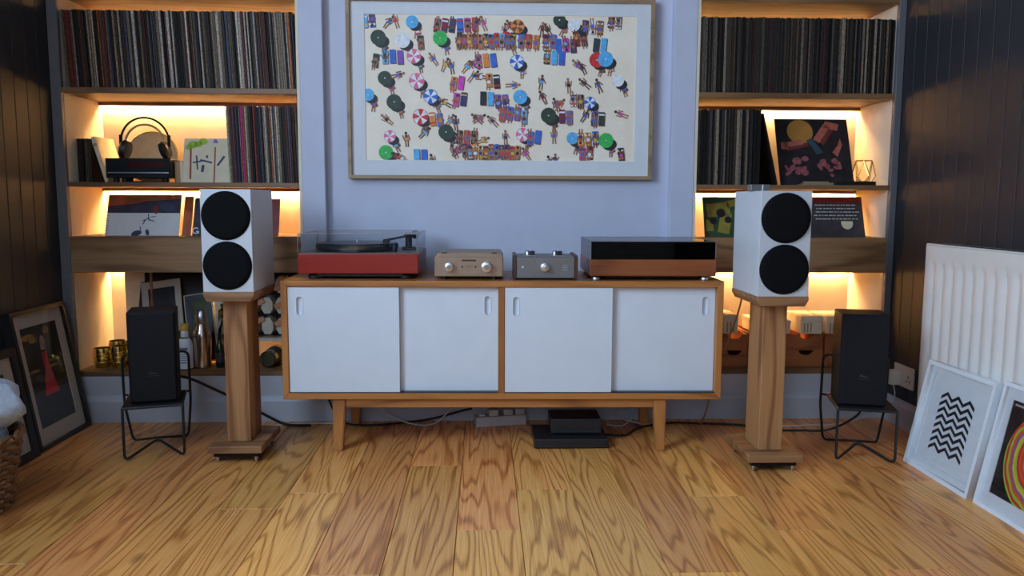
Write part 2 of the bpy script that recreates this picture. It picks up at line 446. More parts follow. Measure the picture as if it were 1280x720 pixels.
# painted rings poster
mt, nt, b = newmat('ring_paint')
tc = N(nt, 'ShaderNodeTexCoord')
n1 = N(nt, 'ShaderNodeTexNoise', i_Scale=9.0, i_Detail=2.0); nt.links.new(tc.outputs['Object'], n1.inputs[0])
ln = N(nt, 'ShaderNodeVectorMath', operation='LENGTH'); nt.links.new(tc.outputs['Object'], ln.inputs[0])
ma = N(nt, 'ShaderNodeMath', operation='MULTIPLY_ADD'); ma.inputs[1].default_value = 0.034; nt.links.new(n1.outputs['Fac'], ma.inputs[0]); nt.links.new(ln.outputs['Value'], ma.inputs[2])
m3 = N(nt, 'ShaderNodeMath', operation='MULTIPLY'); m3.inputs[1].default_value = 118.0; nt.links.new(ma.outputs[0], m3.inputs[0])
fl = N(nt, 'ShaderNodeMath', operation='FLOOR'); nt.links.new(m3.outputs[0], fl.inputs[0])
wn = N(nt, 'ShaderNodeTexWhiteNoise', noise_dimensions='1D'); nt.links.new(fl.outputs[0], wn.inputs['W'])
r1 = ramp(nt, wn.outputs['Value'], [(0.0, (0.60, 0.03, 0.02)), (0.28, (0.72, 0.10, 0.02)), (0.45, (0.75, 0.50, 0.03)), (0.62, (0.55, 0.04, 0.06)), (0.74, (0.32, 0.50, 0.05)), (0.84, (0.70, 0.22, 0.02)), (0.93, (0.25, 0.10, 0.30))])
r1.color_ramp.interpolation = 'CONSTANT'
nt.links.new(r1.outputs[0], b.inputs['Base Color']); b.inputs['Roughness'].default_value = 0.5

# ------------------------------------------------------------------ room shell
bm = B(); box(bm, ROOM_X0-.1, ROOM_X1+.1, ROOM_Y0-.1, 0.45, -0.06, -0.014)
floor = struct('floor', bm, 'subfloor')
PW, PX0 = 0.1785, -0.077
cols = {}
for (px, py) in [(395, 616), (545, 582), (613, 662), (680, 612), (880, 715), (902, 620), (1005, 662), (1140, 711), (78, 587), (317, 636), (428, 718), (20, 705)]:
    p = AZ(px, py, 0); k = math.floor((p.x-PX0)/PW)
    cols.setdefault(k, []).append(p.y)
k0 = math.floor((ROOM_X0-PX0)/PW); k1 = math.floor((ROOM_X1-PX0)/PW)
for k in range(k0, k1+1):
    xa = max(PX0+k*PW, ROOM_X0); xb = min(PX0+(k+1)*PW, ROOM_X1)
    js = sorted(cols.get(k, []), reverse=True)
    if not js: js = [-random.uniform(0.25, 1.4) if not -7 <= k <= 7 else -random.uniform(1.45, 1.8)]
    edges = [0.05]
    for j in js: edges.append(j)
    while edges[-1] > ROOM_Y0+0.3: edges.append(max(edges[-1]-random.uniform(1.2, 1.9), ROOM_Y0))
    for y1, y0 in zip(edges, edges[1:]):
        g = 0.0008
        bm = B(); L2 = (y1-y0)/2-g; W2 = (xb-xa)/2-g
        box(bm, -W2, W2, -L2, L2, -0.014, 0.0, 0.0011)
        o = part('floor_plank', bm, 'oak_floor', floor); o.location = ((xa+xb)/2, (y0+y1)/2, 0)

# chimney breast: recessed centre panel between two proud strips
PIL_L = (-0.733, -0.640); PIL_R = (0.762, 0.857)
bm = B(); box(bm, PIL_L[1], PIL_R[0], 0.045, 0.40, 0, CEIL)
struct('wall_back', bm, 'wall_paint')
for i, (a, c) in enumerate((PIL_L, PIL_R)):
    bm = B(); box(bm, a, c, 0.0, 0.40, 0, CEIL, 0.002)
    struct('trim_%d' % (i+1), bm, 'wall_paint')
bm = B(); box(bm, ROOM_X0, ROOM_X1, 0.36, 0.40, 0, CEIL); struct('wall_alcove', bm, 'shelf_paint')
def skirting(name, a, b_, axis):
    bm = B()
    prof = [(0, 0), (0.018, 0), (0.018, 0.085), (0.012, 0.098), (0.007, 0.104), (0, 0.108)]
    if axis == 'X':   # along x, front towards -y, back at y=b_[1]
        prism(bm, [(b_-p, z) for p, z in prof], a[0], a[1], 'YZ')
    else:             # along y against wall x=b_
        s = -1 if b_ > 0 else 1
        prism(bm, [(b_+s*p, z) for p, z in prof], a[0], a[1], 'XZ')
    return struct(name, bm, 'trim_paint')
skirting('baseboard_back', (ROOM_X0, ROOM_X1), 0.0, 'X')
skirting('baseboard_left', (ROOM_Y0, -0.018), ROOM_X0, 'Y')
skirting('baseboard_right', (ROOM_Y0, -0.018), ROOM_X1, 'Y')
# filler wall inside the recess above the skirting, kickboards under the shelving
for i, (a, c) in enumerate(((ROOM_X0, PIL_L[0]), (PIL_R[1], ROOM_X1))):
    bm = B(); box(bm, a, c, 0.0, 0.36, 0, 0.188); struct('trim_%d' % (i+3), bm, 'trim_paint')
bm = B(); box(bm, PIL_L[1], PIL_R[0], 0.0, 0.045, 0, 0.108); struct('trim_5', bm, 'trim_paint')
# side walls: solid wall, tongue-and-groove boards on the part in view
for side, x, s in (('left', ROOM_X0, 1), ('right', ROOM_X1, -1)):
    bm = B()
    def slab(xa, xb, ya, yb):
        if side == 'right': box(bm, xa, xb, ya, yb, 0, CEIL); return
        box(bm, xa, xb, ya, SIDE[0], 0, CEIL); box(bm, xa, xb, SIDE[1], yb, 0, CEIL)
        box(bm, xa, xb, SIDE[0], SIDE[1], 0, SIDE[2]); box(bm, xa, xb, SIDE[0], SIDE[1], SIDE[3], CEIL)
    slab(x-s*0.012, x-s*0.10, ROOM_Y0-.1, 0.40)
    wl = struct('wall_'+side, bm, 'groove_paint')
    bw = 0.083
    prof = [(0.0022, 0), (0.0022, 0.0108), (0.0034, 0.012), (bw-0.0034, 0.012), (bw-0.0022, 0.0108), (bw-0.0022, 0)]
    def board(y, w_):
        bm = B(); pr = [(p[0] if p[0] < bw/2 else p[0]-bw+w_, p[1]) for p in prof]
        prism(bm, [((x-s*0.012)+s*d, -yy) for yy, d in pr], 0.001, CEIL-.001, 'XY')
        return bm
    base = mesh('wall_board', board(0, bw), 'panel_paint')
    for i in range(17):
        o = bpy.data.objects.new('wall_board', base); COL.objects.link(o); o.parent = wl; o.location = (0, -i*bw, 0)
    bm = B(); slab(x-s*0.012, x, ROOM_Y0, -17*bw); part('wall_lining', bm, 'panel_paint', wl)
bm = B(); box(bm, ROOM_X0-.1, ROOM_X1+.1, ROOM_Y0-.1, 0.45, CEIL, CEIL+.06); struct('ceiling', bm, 'ceiling_paint')
bm = B()      # frame of the side window
y0, y1, z0, z1 = SIDE
for a in ((y0, y0+.05, z0, z1), (y1-.05, y1, z0, z1), (y0+.05, y1-.05, z0, z0+.05), (y0+.05, y1-.05, z1-.05, z1), ((y0+y1)/2-.025, (y0+y1)/2+.025, z0+.05, z1-.05)):
    box(bm, ROOM_X0-.08, ROOM_X0-.03, a[0], a[1], a[2], a[3])
struct('window_2', bm, 'frame_white')
me = holed_plate(rect(ROOM_X0-.1, ROOM_X1+.1, 0, CEIL), [rect(*WIN)], ROOM_Y0-.08, ROOM_Y0)
struct('wall_rear', me, 'ceiling_paint')
bm = B(); fw = 0.05
x0, x1, z0, z1 = WIN
for a in ((x0, x0+fw, z0, z1), (x1-fw, x1, z0, z1), (x0+fw, x1-fw, z0, z0+fw), (x0+fw, x1-fw, z1-fw, z1), ((x0+x1)/2-.025, (x0+x1)/2+.025, z0+fw, z1-fw)):
    box(bm, a[0], a[1], ROOM_Y0-.06, ROOM_Y0-.01, a[2], a[3])
struct('window_1', bm, 'frame_white')

# ------------------------------------------------------------------ built-in shelving
S_TOP, S1, S2, FT, FB, SB = 1.728, 1.350, 0.979, 0.762, 0.616, 0.210   # top faces
BACK = 0.335
def shelving(side, xa, xb, wall_x, label):
    root = thing('shelving_unit', label, 'shelving', ((xa+xb)/2, 0, 0.188))
    O = root.location
    def pb(name, x0, x1, y0, y1, z0, z1, mat, bev=0.0015, parent=root, lab=None):
        bm = B(); box(bm, x0-O.x, x1-O.x, y0-O.y, y1-O.y, z0-O.z, z1-O.z, bev); return part(name, bm, mat, parent, lab)
    pb('back_panel', xa, xb, BACK, 0.36, 0.188, CEIL, 'shelf_paint', 0)
    if side < 0:
        pb('side_panel', wall_x+.001, xa, 0.02, 0.36, 0.188, CEIL, 'shelf_paint', 0)
        pb('face_strip', wall_x+.001, xa, -0.004, 0.02, 0.188, CEIL, 'gable_paint', lab='dark grey painted face strip')
        pb('side_panel', xb-.012, xb-.0005, 0.002, BACK, 0.188, CEIL, 'shelf_paint', 0)
    else:
        pb('side_panel', xb, wall_x-.001, 0.02, 0.36, 0.188, CEIL, 'shelf_paint', 0)
        pb('face_strip', xb, wall_x-.001, -0.004, 0.02, 0.188, CEIL, 'gable_paint', lab='dark grey painted face strip')
        pb('side_panel', xa+.0005, xa+.012, 0.002, BACK, 0.188, CEIL, 'shelf_paint', 0)
    ia, ib = (xa, xb-.012) if side < 0 else (xa+.012, xb)
    for z, t in ((S_TOP, .024), (S1, .022), (S2, .018), (SB, .022)):
        sh = pb('shelf', ia, ib, 0.0, BACK, z-t, z, 'oak_shelf', 0.0012)
    pb('drawer_front', ia, ib, 0.0, 0.022, FB, FT, 'oak_fascia', lab='wide oak drawer front')
    pb('drawer_top', ia, ib, 0.022, BACK, FT-.02, FT-.0005, 'oak_shelf', 0)
    pb('drawer_bottom', ia, ib, 0.022, BACK, FB+.001, FB+.02, 'oak_shelf', 0)
    for z in (S_TOP-.024, S1-.022, S2-.018, FB+.001):
        bt = pb('light_batten', ia, ib, BACK-.034, BACK-.022, z-.015, z, 'oak_shelf', 0)
        pb('led_strip', ia+.01, ib-.01, BACK-.018, BACK-.006, z-.004, z, 'led_warm', 0, bt, 'glowing warm white light strip')
    return root
XL0, XL1 = -1.664, PIL_L[0]
XR0, XR1 = PIL_R[1], 1.676
shelving(-1, XL0, XL1, ROOM_X0, 'built-in oak shelving with headphones, bottles and leaning pictures')
shelving(1, XR0, XR1, ROOM_X1, 'built-in oak shelving with wooden crates and wire candle holder')

# ------------------------------------------------------------------ records
PAL_L = [(.58, .54, .50), (.44, .42, .40), (.013, .012, .012), (.016, .014, .014), (.06, .075, .14), (.14, .06, .085), (.28, .22, .16), (.04, .036, .033), (.025, .022, .021), (.09, .075, .062), (.17, .15, .13), (.32, .29, .26), (.12, .085, .055), (.04, .045, .075), (.11, .03, .025), (.15, .12, .09), (.030, .022, .018), (.065, .056, .05), (.20, .155, .115), (.15, .05, .03), (.34, .12, .04), (.50, .47, .44), (.012, .011, .011), (.20, .035, .03)]
PAL_R = [(.02, .02, .022), (.03, .028, .028), (.05, .046, .042), (.09, .08, .07), (.14, .125, .11), (.04, .03, .025), (.03, .034, .045), (.085, .025, .02), (.012, .012, .012), (.030, .025, .02), (.24, .20, .16), (.012, .011, .011), (.06, .045, .032)]
REC = {}
def rec_mesh(wid, size):
    key = (round(wid, 4), size)
    if key not in REC:
        h = wid/2; c = min(0.0012, h*.5)
        bm = B(); prism(bm, [(-h, size), (-h, .002), (-h+c, 0), (h-c, 0), (h, .002), (h, size)], 0, size, 'XY')
        REC[key] = mesh('record_sleeve', bm, 'record_card')
    return REC[key]
def colour_word(c):
    r, g, b_ = c; m_ = max(c)
    if m_ < .035: return 'black'
    if b_ > r*1.15: return 'navy blue'
    if r > g*1.9: return 'maroon red'
    if m_ > .36: return 'off-white'
    if m_ > .19: return 'beige'
    return 'brown' if r > b_*1.6 else 'dark grey'
def records(xa, xb, z, y, size, n, pal, label, group, lean=0.0, special={}, name='record_sleeve', lean2=None):
    widths = [random.choice((.6, .8, .8, 1.0, 1.0, 1.2, 1.5)) for _ in range(n)]
    tot = sum(widths); pitch = (xb-xa)/tot
    x = xa
    prev = None
    for i, wd in enumerate(widths):
        full = wd*pitch
        o = bpy.data.objects.new(name, rec_mesh(full*0.96*math.cos(lean), size)); COL.objects.link(o)
        a = lean+(0 if lean2 is None else (lean2-lean)*i/n)
        o.location = (x+full/2, y+random.uniform(-.003, .006), z+abs(math.sin(a))*full/2)
        o.rotation_euler = (0, a, 0)
        c = random.choice(pal)
        if c is prev: c = random.choice(pal)
        prev = c
        k = random.uniform(.8, 1.25)
        o.color = (c[0]*k*1.05, c[1]*k*.92, c[2]*k*.80, 1)
        lab = label; grp = group
        if i in special: o.color = (*special[i][0], 1); lab = special[i][1]; grp = None
        o.scale.z = random.uniform(.986, 1.0)
        if i not in special:
            cn = colour_word(c); lab = cn+' '+label; grp = cn+' '+group
        tag(o, lab, 'record', grp)
        x += full
LPH = 0.300
records(XL0+.018, XL1-.014, S1, .012, LPH, 118, PAL_L, 'worn LP sleeve packed upright on the shelf above the headphones', 'records above the headphones', lean=-.045)
records(-1.028, XL1-.014, S2, .020, LPH+.006, 38, PAL_L, 'LP sleeve packed upright on the headphone shelf beside the pale flower card', 'records beside the flower card', lean=-.03,
        special={8: ((.55, .02, .22), 'bright magenta LP spine among grey sleeves on the headphone shelf'), 0: ((.34, .33, .22), 'pale olive LP sleeve touching the white flower card')})
records(XL0+.006, -1.604, S2, .085, .178, 12, PAL_R, 'small seven-inch single sleeve packed upright beside the leaning cream sleeve', 'seven-inch singles', lean=0.0, name='single_sleeve')
records(XR0+.014, XR1-.006, S1, .012, LPH, 97, PAL_R, 'worn LP sleeve packed upright on the shelf above the moonlit album cover', 'records above the album cover')
records(XR0+.014, 1.135, S2, .018, LPH+.006, 34, PAL_R, 'LP sleeve packed upright beside the moonlit album cover', 'records beside the album cover', lean=0.0)
# black sleeve that leans at the end of that row
o = part('record_sleeve', mesh('record_sleeve', prism(B(), [(-.004, .3), (-.004, .002), (-.003, 0), (.003, 0), (.004, .002), (.004, .3)], 0, .3, 'XY'), 'record_card'), None)
o.color = (.008, .008, .009, 1); o.location = (1.214, .030, S2+.001); o.rotation_euler = (0, -.235, 0)
tag(o, 'black LP sleeve leaning at the end of its row beside the moonlit album cover', 'record')

# ------------------------------------------------------------------ flat art helpers
def flat(bm, pts, y, mi=0):
    f = bm.faces.new([bm.verts.new((p[0], y, p[1])) for p in pts]); f.material_index = mi
    f.normal_update()
    if f.normal.y > 0: f.normal_flip()
def disc(cx, cz, r, n=14, rz=None, rot=0.0):
    rz = rz or r
    return [(cx+r*math.cos(a)*math.cos(rot)-rz*math.sin(a)*math.sin(rot), cz+r*math.cos(a)*math.sin(rot)+rz*math.sin(a)*math.cos(rot)) for a in [2*math.pi*i/n for i in range(n)]]
def quad(cx, cz, w_, h_, a=0):
    c, s = math.cos(a), math.sin(a)
    return [(cx+x*c-z*s, cz+x*s+z*c) for x, z in ((-w_/2, -h_/2), (w_/2, -h_/2), (w_/2, h_/2), (-w_/2, h_/2))]

def framed(root, w_, h_, t, fw, mw, frame_mat, mat_mat, print_mat, mwb=None, glass=True):
    """local: x centred, z from 0, front face y=0, back y=t"""
    me = holed_plate(rect(-w_/2, w_/2, 0, h_), [rect(-w_/2+fw, w_/2-fw, fw, h_-fw)], 0, t)
    part('frame', me, frame_mat, root)
    bm = B(); box(bm, -w_/2+fw, w_/2-fw, t*.55, t*.9, fw, h_-fw); part('backing_board', bm, 'kraft', root)
    mwx, mwb_, mwt = (mw if isinstance(mw, tuple) else (mw, mw, mw))
    me = holed_plate(rect(-w_/2+fw, w_/2-fw, fw, h_-fw), [rect(-w_/2+fw+mwx, w_/2-fw-mwx, fw+mwb_, h_-fw-mwt)], t*.40, t*.55)
    part('mat_board', me, mat_mat, root)
    px0, px1, pz0, pz1 = -w_/2+fw+mwx, w_/2-fw-mwx, fw+mwb_, h_-fw-mwt
    bm = B(); box(bm, px0, px1, t*.50, t*.545, pz0, pz1); pr = part('print', bm, print_mat, root)
    if glass:
        bm = B(); box(bm, -w_/2+fw, w_/2-fw, t*.22, t*.27, fw, h_-fw); part('glass_pane', bm, 'picture_glass', root)
    return pr, (px0, px1, pz0, pz1, t*.49)
def lean_matrix(base, width_dir, back_dir, a):
    z = Vector((0, 0, 1))*math.cos(a)+Vector(back_dir)*math.sin(a)
    x = Vector(width_dir); y = z.cross(x)
    mm = Matrix((x, y, z)).transposed().to_4x4(); mm.translation = base
    return mm

# ------------------------------------------------------------------ beach picture on the chimney breast
cx_, w_, zb, h_ = 0.068, 1.233, 0.998, 0.712
root = thing('framed_picture', 'large oak framed beach picture hanging on the chimney breast', 'picture', (cx_, 0.004, zb))
pr, (px0, px1, pz0, pz1, yy) = framed(root, w_, h_, 0.0405, 0.014, (0.057, 0.060, 0.048), 'frame_oak', 'mat_white', 'print_sand', glass=False)
names = list(BEACH); idx = {n: i for i, n in enumerate(names)}
rb = random.Random(21)
bm = B(); layer = [0]
def put(pts, c):
    pts = [(min(max(p[0], px0+.002), px1-.002), min(max(p[1], pz0+.002), pz1-.002)) for p in pts]
    layer[0] += 1
    flat(bm, pts, yy-0.0003-0.0000012*layer[0], idx[c])
BS = 1.4
def person_mark(x, z, a, skin, suit):
    c, s = math.cos(a), math.sin(a); k = BS
    put(disc(x, z, .0055*k, 8, .010*k, a), skin)
    put(disc(x-s*.013*k, z+c*.013*k, .0042*k, 8), rb.choice(('brown', 'black', 'skin')))
    for d in (-.0035, .0035):
        put(quad(x+(c*d+s*.016)*k, z+(s*d-c*.016)*k, .0038*k, .022*k, a+rb.uniform(-.15, .15)), skin)
    for d in (-.008, .008):
        put(quad(x+c*d*k, z+s*d*k, .003*k, .016*k, a+rb.uniform(-.6, .6)), skin)
    put(disc(x+s*.004*k, z-c*.004*k, .0055*k, 8, .005*k, a), suit)
def towel(x, z, a, c, w2=.02, h2=.045):
    put(quad(x+.003, z-.003, w2, h2, a), 'brown')
    put(quad(x, z, w2, h2, a), c)
    if rb.random() < .5:
        for k in (-.3, .3): put(quad(x-math.sin(a)*h2*k, z+math.cos(a)*h2*k, w2, h2*.12, a), rb.choice(('white', 'navy', 'yellow', 'red')))
def parasol(x, z, c, r=.026, c2=None):
    put(disc(x+.014, z-.016, r, 14, r*.8), 'black')
    put(disc(x, z, r, 16), c)
    if c2:
        for k in range(4):
            a = k*math.pi/2+.3
            put([(x, z), (x+r*.97*math.cos(a), z+r*.97*math.sin(a)), (x+r*.97*math.cos(a+.78), z+r*.97*math.sin(a+.78))], c2)
    put(disc(x, z, .003, 6), 'white')
TOW = ('red', 'blue', 'sky', 'magenta', 'orange', 'yellow', 'white', 'violet', 'navy', 'navy', 'maroon', 'black', 'blue', 'darkgreen')
spots = []
rows = 8
for r_ in range(rows):
    zc = pz1-.03-(pz1-pz0-.055)*r_/(rows-1)
    n = 14
    for i in range(n):
        x = px0+.03+(px1-px0-.06)*(i+.5*(r_ % 2)+rb.uniform(-.28, .28))/n
        if rb.random() < .1: continue
        spots.append((x, zc+rb.uniform(-.016, .016)))
for k, (x, z) in enumerate(spots):
    t_ = rb.random()
    a = rb.uniform(-.5, .5)
    if t_ < .25:
        towel(x+.02, z-.028, a+.4, rb.choice(TOW), .022, .04); person_mark(x+.022, z-.03, a, 'skin', rb.choice(TOW))
        c, c2 = rb.choice((('red', None), ('darkgreen', None), ('darkgreen', None), ('white', None), ('green', None), ('sky', None), ('pink', 'white'), ('blue', 'white'), ('orange', 'brown'), ('red', 'white')))
        parasol(x, z, c, rb.uniform(.024, .032), c2)
    elif t_ < .62:
        n = rb.choice((1, 2, 2, 3))
        for j in range(n):
            c = rb.choice(TOW)
            towel(x+(j-(n-1)/2)*.030, z+rb.uniform(-.004, .004), a*.3, c, .024, .054)
            if rb.random() < .75: person_mark(x+(j-(n-1)/2)*.030, z, a*.3+rb.uniform(-.2, .2)+(math.pi if rb.random() < .3 else 0), rb.choice(('skin', 'skin', 'brown')), rb.choice(TOW))
    else:
        for j in range(rb.choice((1, 2))):
            person_mark(x+j*.02, z+rb.uniform(-.01, .01), a+rb.uniform(-1.2, 1.2), rb.choice(('skin', 'brown')), rb.choice(TOW))
for zc, xs in ((pz1-.100, .345), (pz0+.035, .365)):     # two packed rows of towels
    for j in range(11):
        x = px0+(px1-px0)*xs+j*.0215
        towel(x, zc+rb.uniform(-.006, .006), rb.uniform(-.08, .08), rb.choice(('navy', 'black', 'blue', 'sky', 'maroon', 'orange', 'yellow', 'darkgreen', 'red')), .019, .055)
        person_mark(x, zc, rb.uniform(-.2, .2), 'skin', rb.choice(TOW))
part('beach_figures', bm, ['beach_'+n for n in names], pr, 'tiny bathers, towels and parasols')

# ------------------------------------------------------------------ sideboard
SBR = math.radians(-1.15)
sb = thing('sideboard', 'low oak sideboard with four white sliding doors on tapered legs', 'sideboard', (0.067, -0.4435, 0), (0, 0, SBR))
# local: x centred, front y=0, back y=.415
SW, ST, SBt, SD = 0.791, 0.6265, 0.196, 0.415
def sbox(name, x0, x1, y0, y1, z0, z1, mat, bev=.002, parent=None, label=None):
    bm = B(); box(bm, x0, x1, y0, y1, z0, z1, bev); return part(name, bm, mat, parent or sb, label)
TH = 0.022
# mitred carcass boards
def carcass(name, pts, mat):
    bm = B(); prism(bm, pts, 0, SD, 'XZ')
    es = [e for e in bm.edges if abs(e.verts[0].co.y-e.verts[1].co.y) < 1e-6 and e.verts[0].co.y < 1e-6]
    bmesh.ops.bevel(bm, geom=es, offset=.0012, segments=1, affect='EDGES')
    return part(name, bm, mat, sb)
carcass('top_board', [(-SW, ST), (SW, ST), (SW-TH, ST-TH), (-SW+TH, ST-TH)], 'oak_sideboard')
carcass('bottom_board', [(-SW, SBt), (SW, SBt), (SW-TH, SBt+TH), (-SW+TH, SBt+TH)], 'oak_sideboard')
for s in (-1, 1): carcass('side_board', [(s*SW, ST), (s*SW, SBt), (s*(SW-TH), SBt+TH), (s*(SW-TH), ST-TH)], 'oak_sideboard_upright')
dv = -0.005
sbox('divider', dv-.011, dv+.011, 0.004, SD-.01, SBt+TH, ST-TH, 'oak_sideboard_upright', .001)
sbox('back_board', -SW+TH, SW-TH, SD-.012, SD-.004, SBt+TH, ST-TH, 'oak_sideboard', 0)
sbox('track', -SW+TH, SW-TH, .006, .050, SBt+TH, SBt+TH+.003, 'black_plastic', 0)
xl, xr = -SW+TH+.001, SW-TH-.001
z0, z1 = SBt+TH+.0035, ST-TH-.002
for (xa, xb, yf, hx) in ((xl, -.372, .007, xl+.042), (-.395, dv-.012, .030, dv-.012-.038), (dv+.012, .393, .007, dv+.012+.040), (.372, xr, .030, xr-.036)):
    hz = z1-.068; 
    me = holed_plate(rect(xa, xb, z0, z1), [stadium(hx, hz, .022, .068)], yf, yf+.016)
    d = part('sliding_door', me, 'door_white', sb)
    bm = B(); prism(bm, stadium(hx, hz, .0225, .0685), yf+.011, yf+.0158, 'XZ'); part('finger_pull', bm, 'door_white', d, 'recessed oval finger pull')
    # rim ring round the pull
    bm = B(); tube(bm, [(x, yf-.0005, z) for x, z in stadium(hx, hz, .024, .070)], .0013, 6, True); part('pull_rim', bm, 'door_white', d, smooth=True)
# legs and rails
for sx in (-1, 1):
    xt = -0.594 if sx < 0 else 0.573
    for (yy0, back) in ((.015, 0), (.335, 1)):
        bm = B()
        t0, t1 = .048/2, .032/2
        top = [(xt-t0, yy0), (xt+t0, yy0), (xt+t0, yy0+.045), (xt-t0, yy0+.045)]
        sp = sx*.006
        yb = yy0+(-.006 if not back else .018)
        bot = [(xt-t1+sp, yb), (xt+t1+sp, yb), (xt+t1+sp, yb+.03), (xt-t1+sp, yb+.03)]
        va_ = [bm.verts.new((*p, SBt)) for p in top]; vb_ = [bm.verts.new((*p, 0)) for p in bot]
        bm.faces.new(va_); bm.faces.new(vb_[::-1])
        for i in range(4): bm.faces.new((va_[i], vb_[i], vb_[(i+1) % 4], va_[(i+1) % 4]))
        bmesh.ops.recalc_face_normals(bm, faces=bm.faces[:])
        bmesh.ops.bevel(bm, geom=[e for e in bm.edges], offset=.003, segments=2, affect='EDGES')
        part('leg', bm, 'oak_sideboard_upright', sb)
    sbox('side_rail', xt-.011, xt+.011, .060, .335, SBt-.034, SBt, 'oak_sideboard')
sbox('front_rail', -.594+.022, .573-.022, .022, .042, SBt-.036, SBt, 'oak_sideboard')
sbox('rear_rail', -.594+.022, .573-.022, .348, .368, SBt-.036, SBt, 'oak_sideboard')

# ------------------------------------------------------------------ turntables
def dust_cover(root, x0, x1, y0, y1, z0, z1, mat, name='dust_cover'):
    bm = B(); t = .0035
    box(bm, x0, x1, y0, y1, z1-t, z1)
    box(bm, x0, x1, y0, y0+t, z0, z1-t); box(bm, x0, x1, y1-t, y1, z0, z1-t)
    box(bm, x0, x0+t, y0+t, y1-t, z0, z1-t); box(bm, x1-t, x1, y0+t, y1-t, z0, z1-t)
    return part(name, bm, mat, root)
def cover_edges(root, x0, x1, y0, y1, z0, z1, mat):
    bm = B(); r = .0012
    for a, b_ in (((x0, y0, z1), (x1, y0, z1)), ((x0, y1, z1), (x1, y1, z1)), ((x0, y0, z1), (x0, y1, z1)), ((x1, y0, z1), (x1, y1, z1)),
                  ((x0, y0, z0), (x0, y0, z1)), ((x1, y0, z0), (x1, y0, z1)), ((x0, y1, z0), (x0, y1, z1)), ((x1, y1, z0), (x1, y1, z1))):
        tube(bm, [a, b_], r, 6)
    return part('cover_edge', bm, mat, root, smooth=True)
ZT = ST
t1 = thing('turntable', 'red cherry turntable under a clear dust cover on the sideboard', 'turntable', (-0.452, -0.40, ZT), (0, 0, SBR*.6))
hw, dp = .215, .345
bm = B(); box(bm, -hw, hw, 0, dp, .022, .094, .003, 2); part('plinth', bm, 'cherry_plinth', t1)
bm = B(); box(bm, -hw+.004, hw-.004, .004, dp-.004, .094, .0965, .001); part('deck_plate', bm, 'grey_metal', t1)
for x in (-hw+.05, hw-.05):
    for y in (.05, dp-.05):
        bm = B(); lathe(bm, [(.020, 0), (.024, .003), (.024, .014), (.016, .022)], (x, y, 0)); part('foot', bm, 'black_rubber', t1, smooth=True)
bm = B(); box(bm, -hw+.06, hw-.06, .03, dp-.03, .010, .022); part('under_tray', bm, 'black_plastic', t1)
pc = (-.030, .17)
bm = B(); lathe(bm, [(.120, .097), (.131, .098), (.131, .102), (.152, .103), (.154, .106), (.154, .120), (.152, .122)], (pc[0], pc[1], 0), 48); part('platter', bm, 'platter_metal', t1, smooth=True)
bm = B(); lathe(bm, [(.148, .122), (.148, .1255)], (pc[0], pc[1], 0), 48); part('slip_mat', bm, 'vinyl_black', t1)
bm = B(); lathe(bm, [(.004, .1255), (.004, .134), (.002, .137)], (pc[0], pc[1], 0), 12); part('spindle', bm, 'steel', t1, smooth=True)
ax, ay = .155, .255
arm = part('tonearm', tube(B(), [(ax+.022, ay+.055, .150), (ax, ay, .148), (ax-.045, .10, .142), (ax-.062, .070, .140)], .0042, 10), 'dark_metal', t1, 'dark tonearm', True)
bm = B(); lathe(bm, [(.026, .0965), (.026, .104), (.013, .106), (.013, .140), (.017, .142), (.017, .158), (.010, .160)], (ax, ay, 0), 20); part('pivot', bm, 'dark_metal', arm, smooth=True)
bm = B(); box(bm, ax-.072, ax-.050, .048, .078, .128, .143, .002); part('head_shell', bm, 'black_plastic', arm)
bm = B(); cyl(bm, (ax+.020, ay+.050, .150), .016, .026, 'Y', 20, bev=.002); part('counterweight', bm, 'dark_metal', arm, smooth=True)
bm = B(); tube(bm, smooth_path([(ax+.020, ay-.01, .105), (ax+.034, ay-.01, .125), (ax+.036, ay-.012, .155), (ax+.028, ay-.015, .164)]), .003, 8); part('lift_lever', bm, 'steel', arm, smooth=True)
bm = B(); box(bm, ax-.018, ax+.036, ay-.07, ay-.05, .0965, .106, .002); part('arm_rest', bm, 'dark_metal', arm)
bm = B(); cyl(bm, (.120, .085, .112), .011, .03, 'Z', 16, bev=.001); part('motor_pulley', bm, 'dark_metal', t1, smooth=True)
dc = dust_cover(t1, -hw+.001, hw-.004, .004, dp-.004, .0968, .166, 'acrylic')
cover_edges(dc, -hw+.001, hw-.004, .004, dp-.004, .098, .1655, 'knob_silver')

t2 = thing('turntable', 'brown teak turntable with a smoked dust cover on the sideboard', 'turntable', (0.607, -0.43, ZT), (0, 0, SBR))
hw, dp = .2275, .355
bm = B(); box(bm, -hw, hw, 0, dp, .016, .076, .003, 2); part('plinth', bm, 'teak_plinth', t2)
for x in (-hw+.025, hw-.035):
    for y in (.03, dp-.04):
        bm = B(); lathe(bm, [(.013, 0), (.017, .002), (.017, .010), (.012, .016)], (x, y, 0)); part('foot', bm, 'steel', t2, smooth=True)
bm = B(); box(bm, -hw+.06, hw-.06, .03, dp-.03, .008, .016); part('under_tray', bm, 'black_plastic', t2)
bm = B(); box(bm, -hw+.008, hw-.008, .008, dp-.008, .076, .079, .001); part('deck_plate', bm, 'dark_metal', t2)
bm = B(); lathe(bm, [(.130, .080), (.148, .082), (.150, .086), (.150, .098), (.146, .100)], (-.05, .18, 0), 48); part('platter', bm, 'platter_metal', t2, smooth=True)
bm = B(); lathe(bm, [(.144, .100), (.144, .104)], (-.05, .18, 0), 48); part('slip_mat', bm, 'vinyl_black', t2)
arm = part('tonearm', tube(B(), [(.165, .29, .118), (.155, .24, .118), (.120, .12, .112), (.095, .075, .110)], .0038, 10), 'steel', t2, None, True)
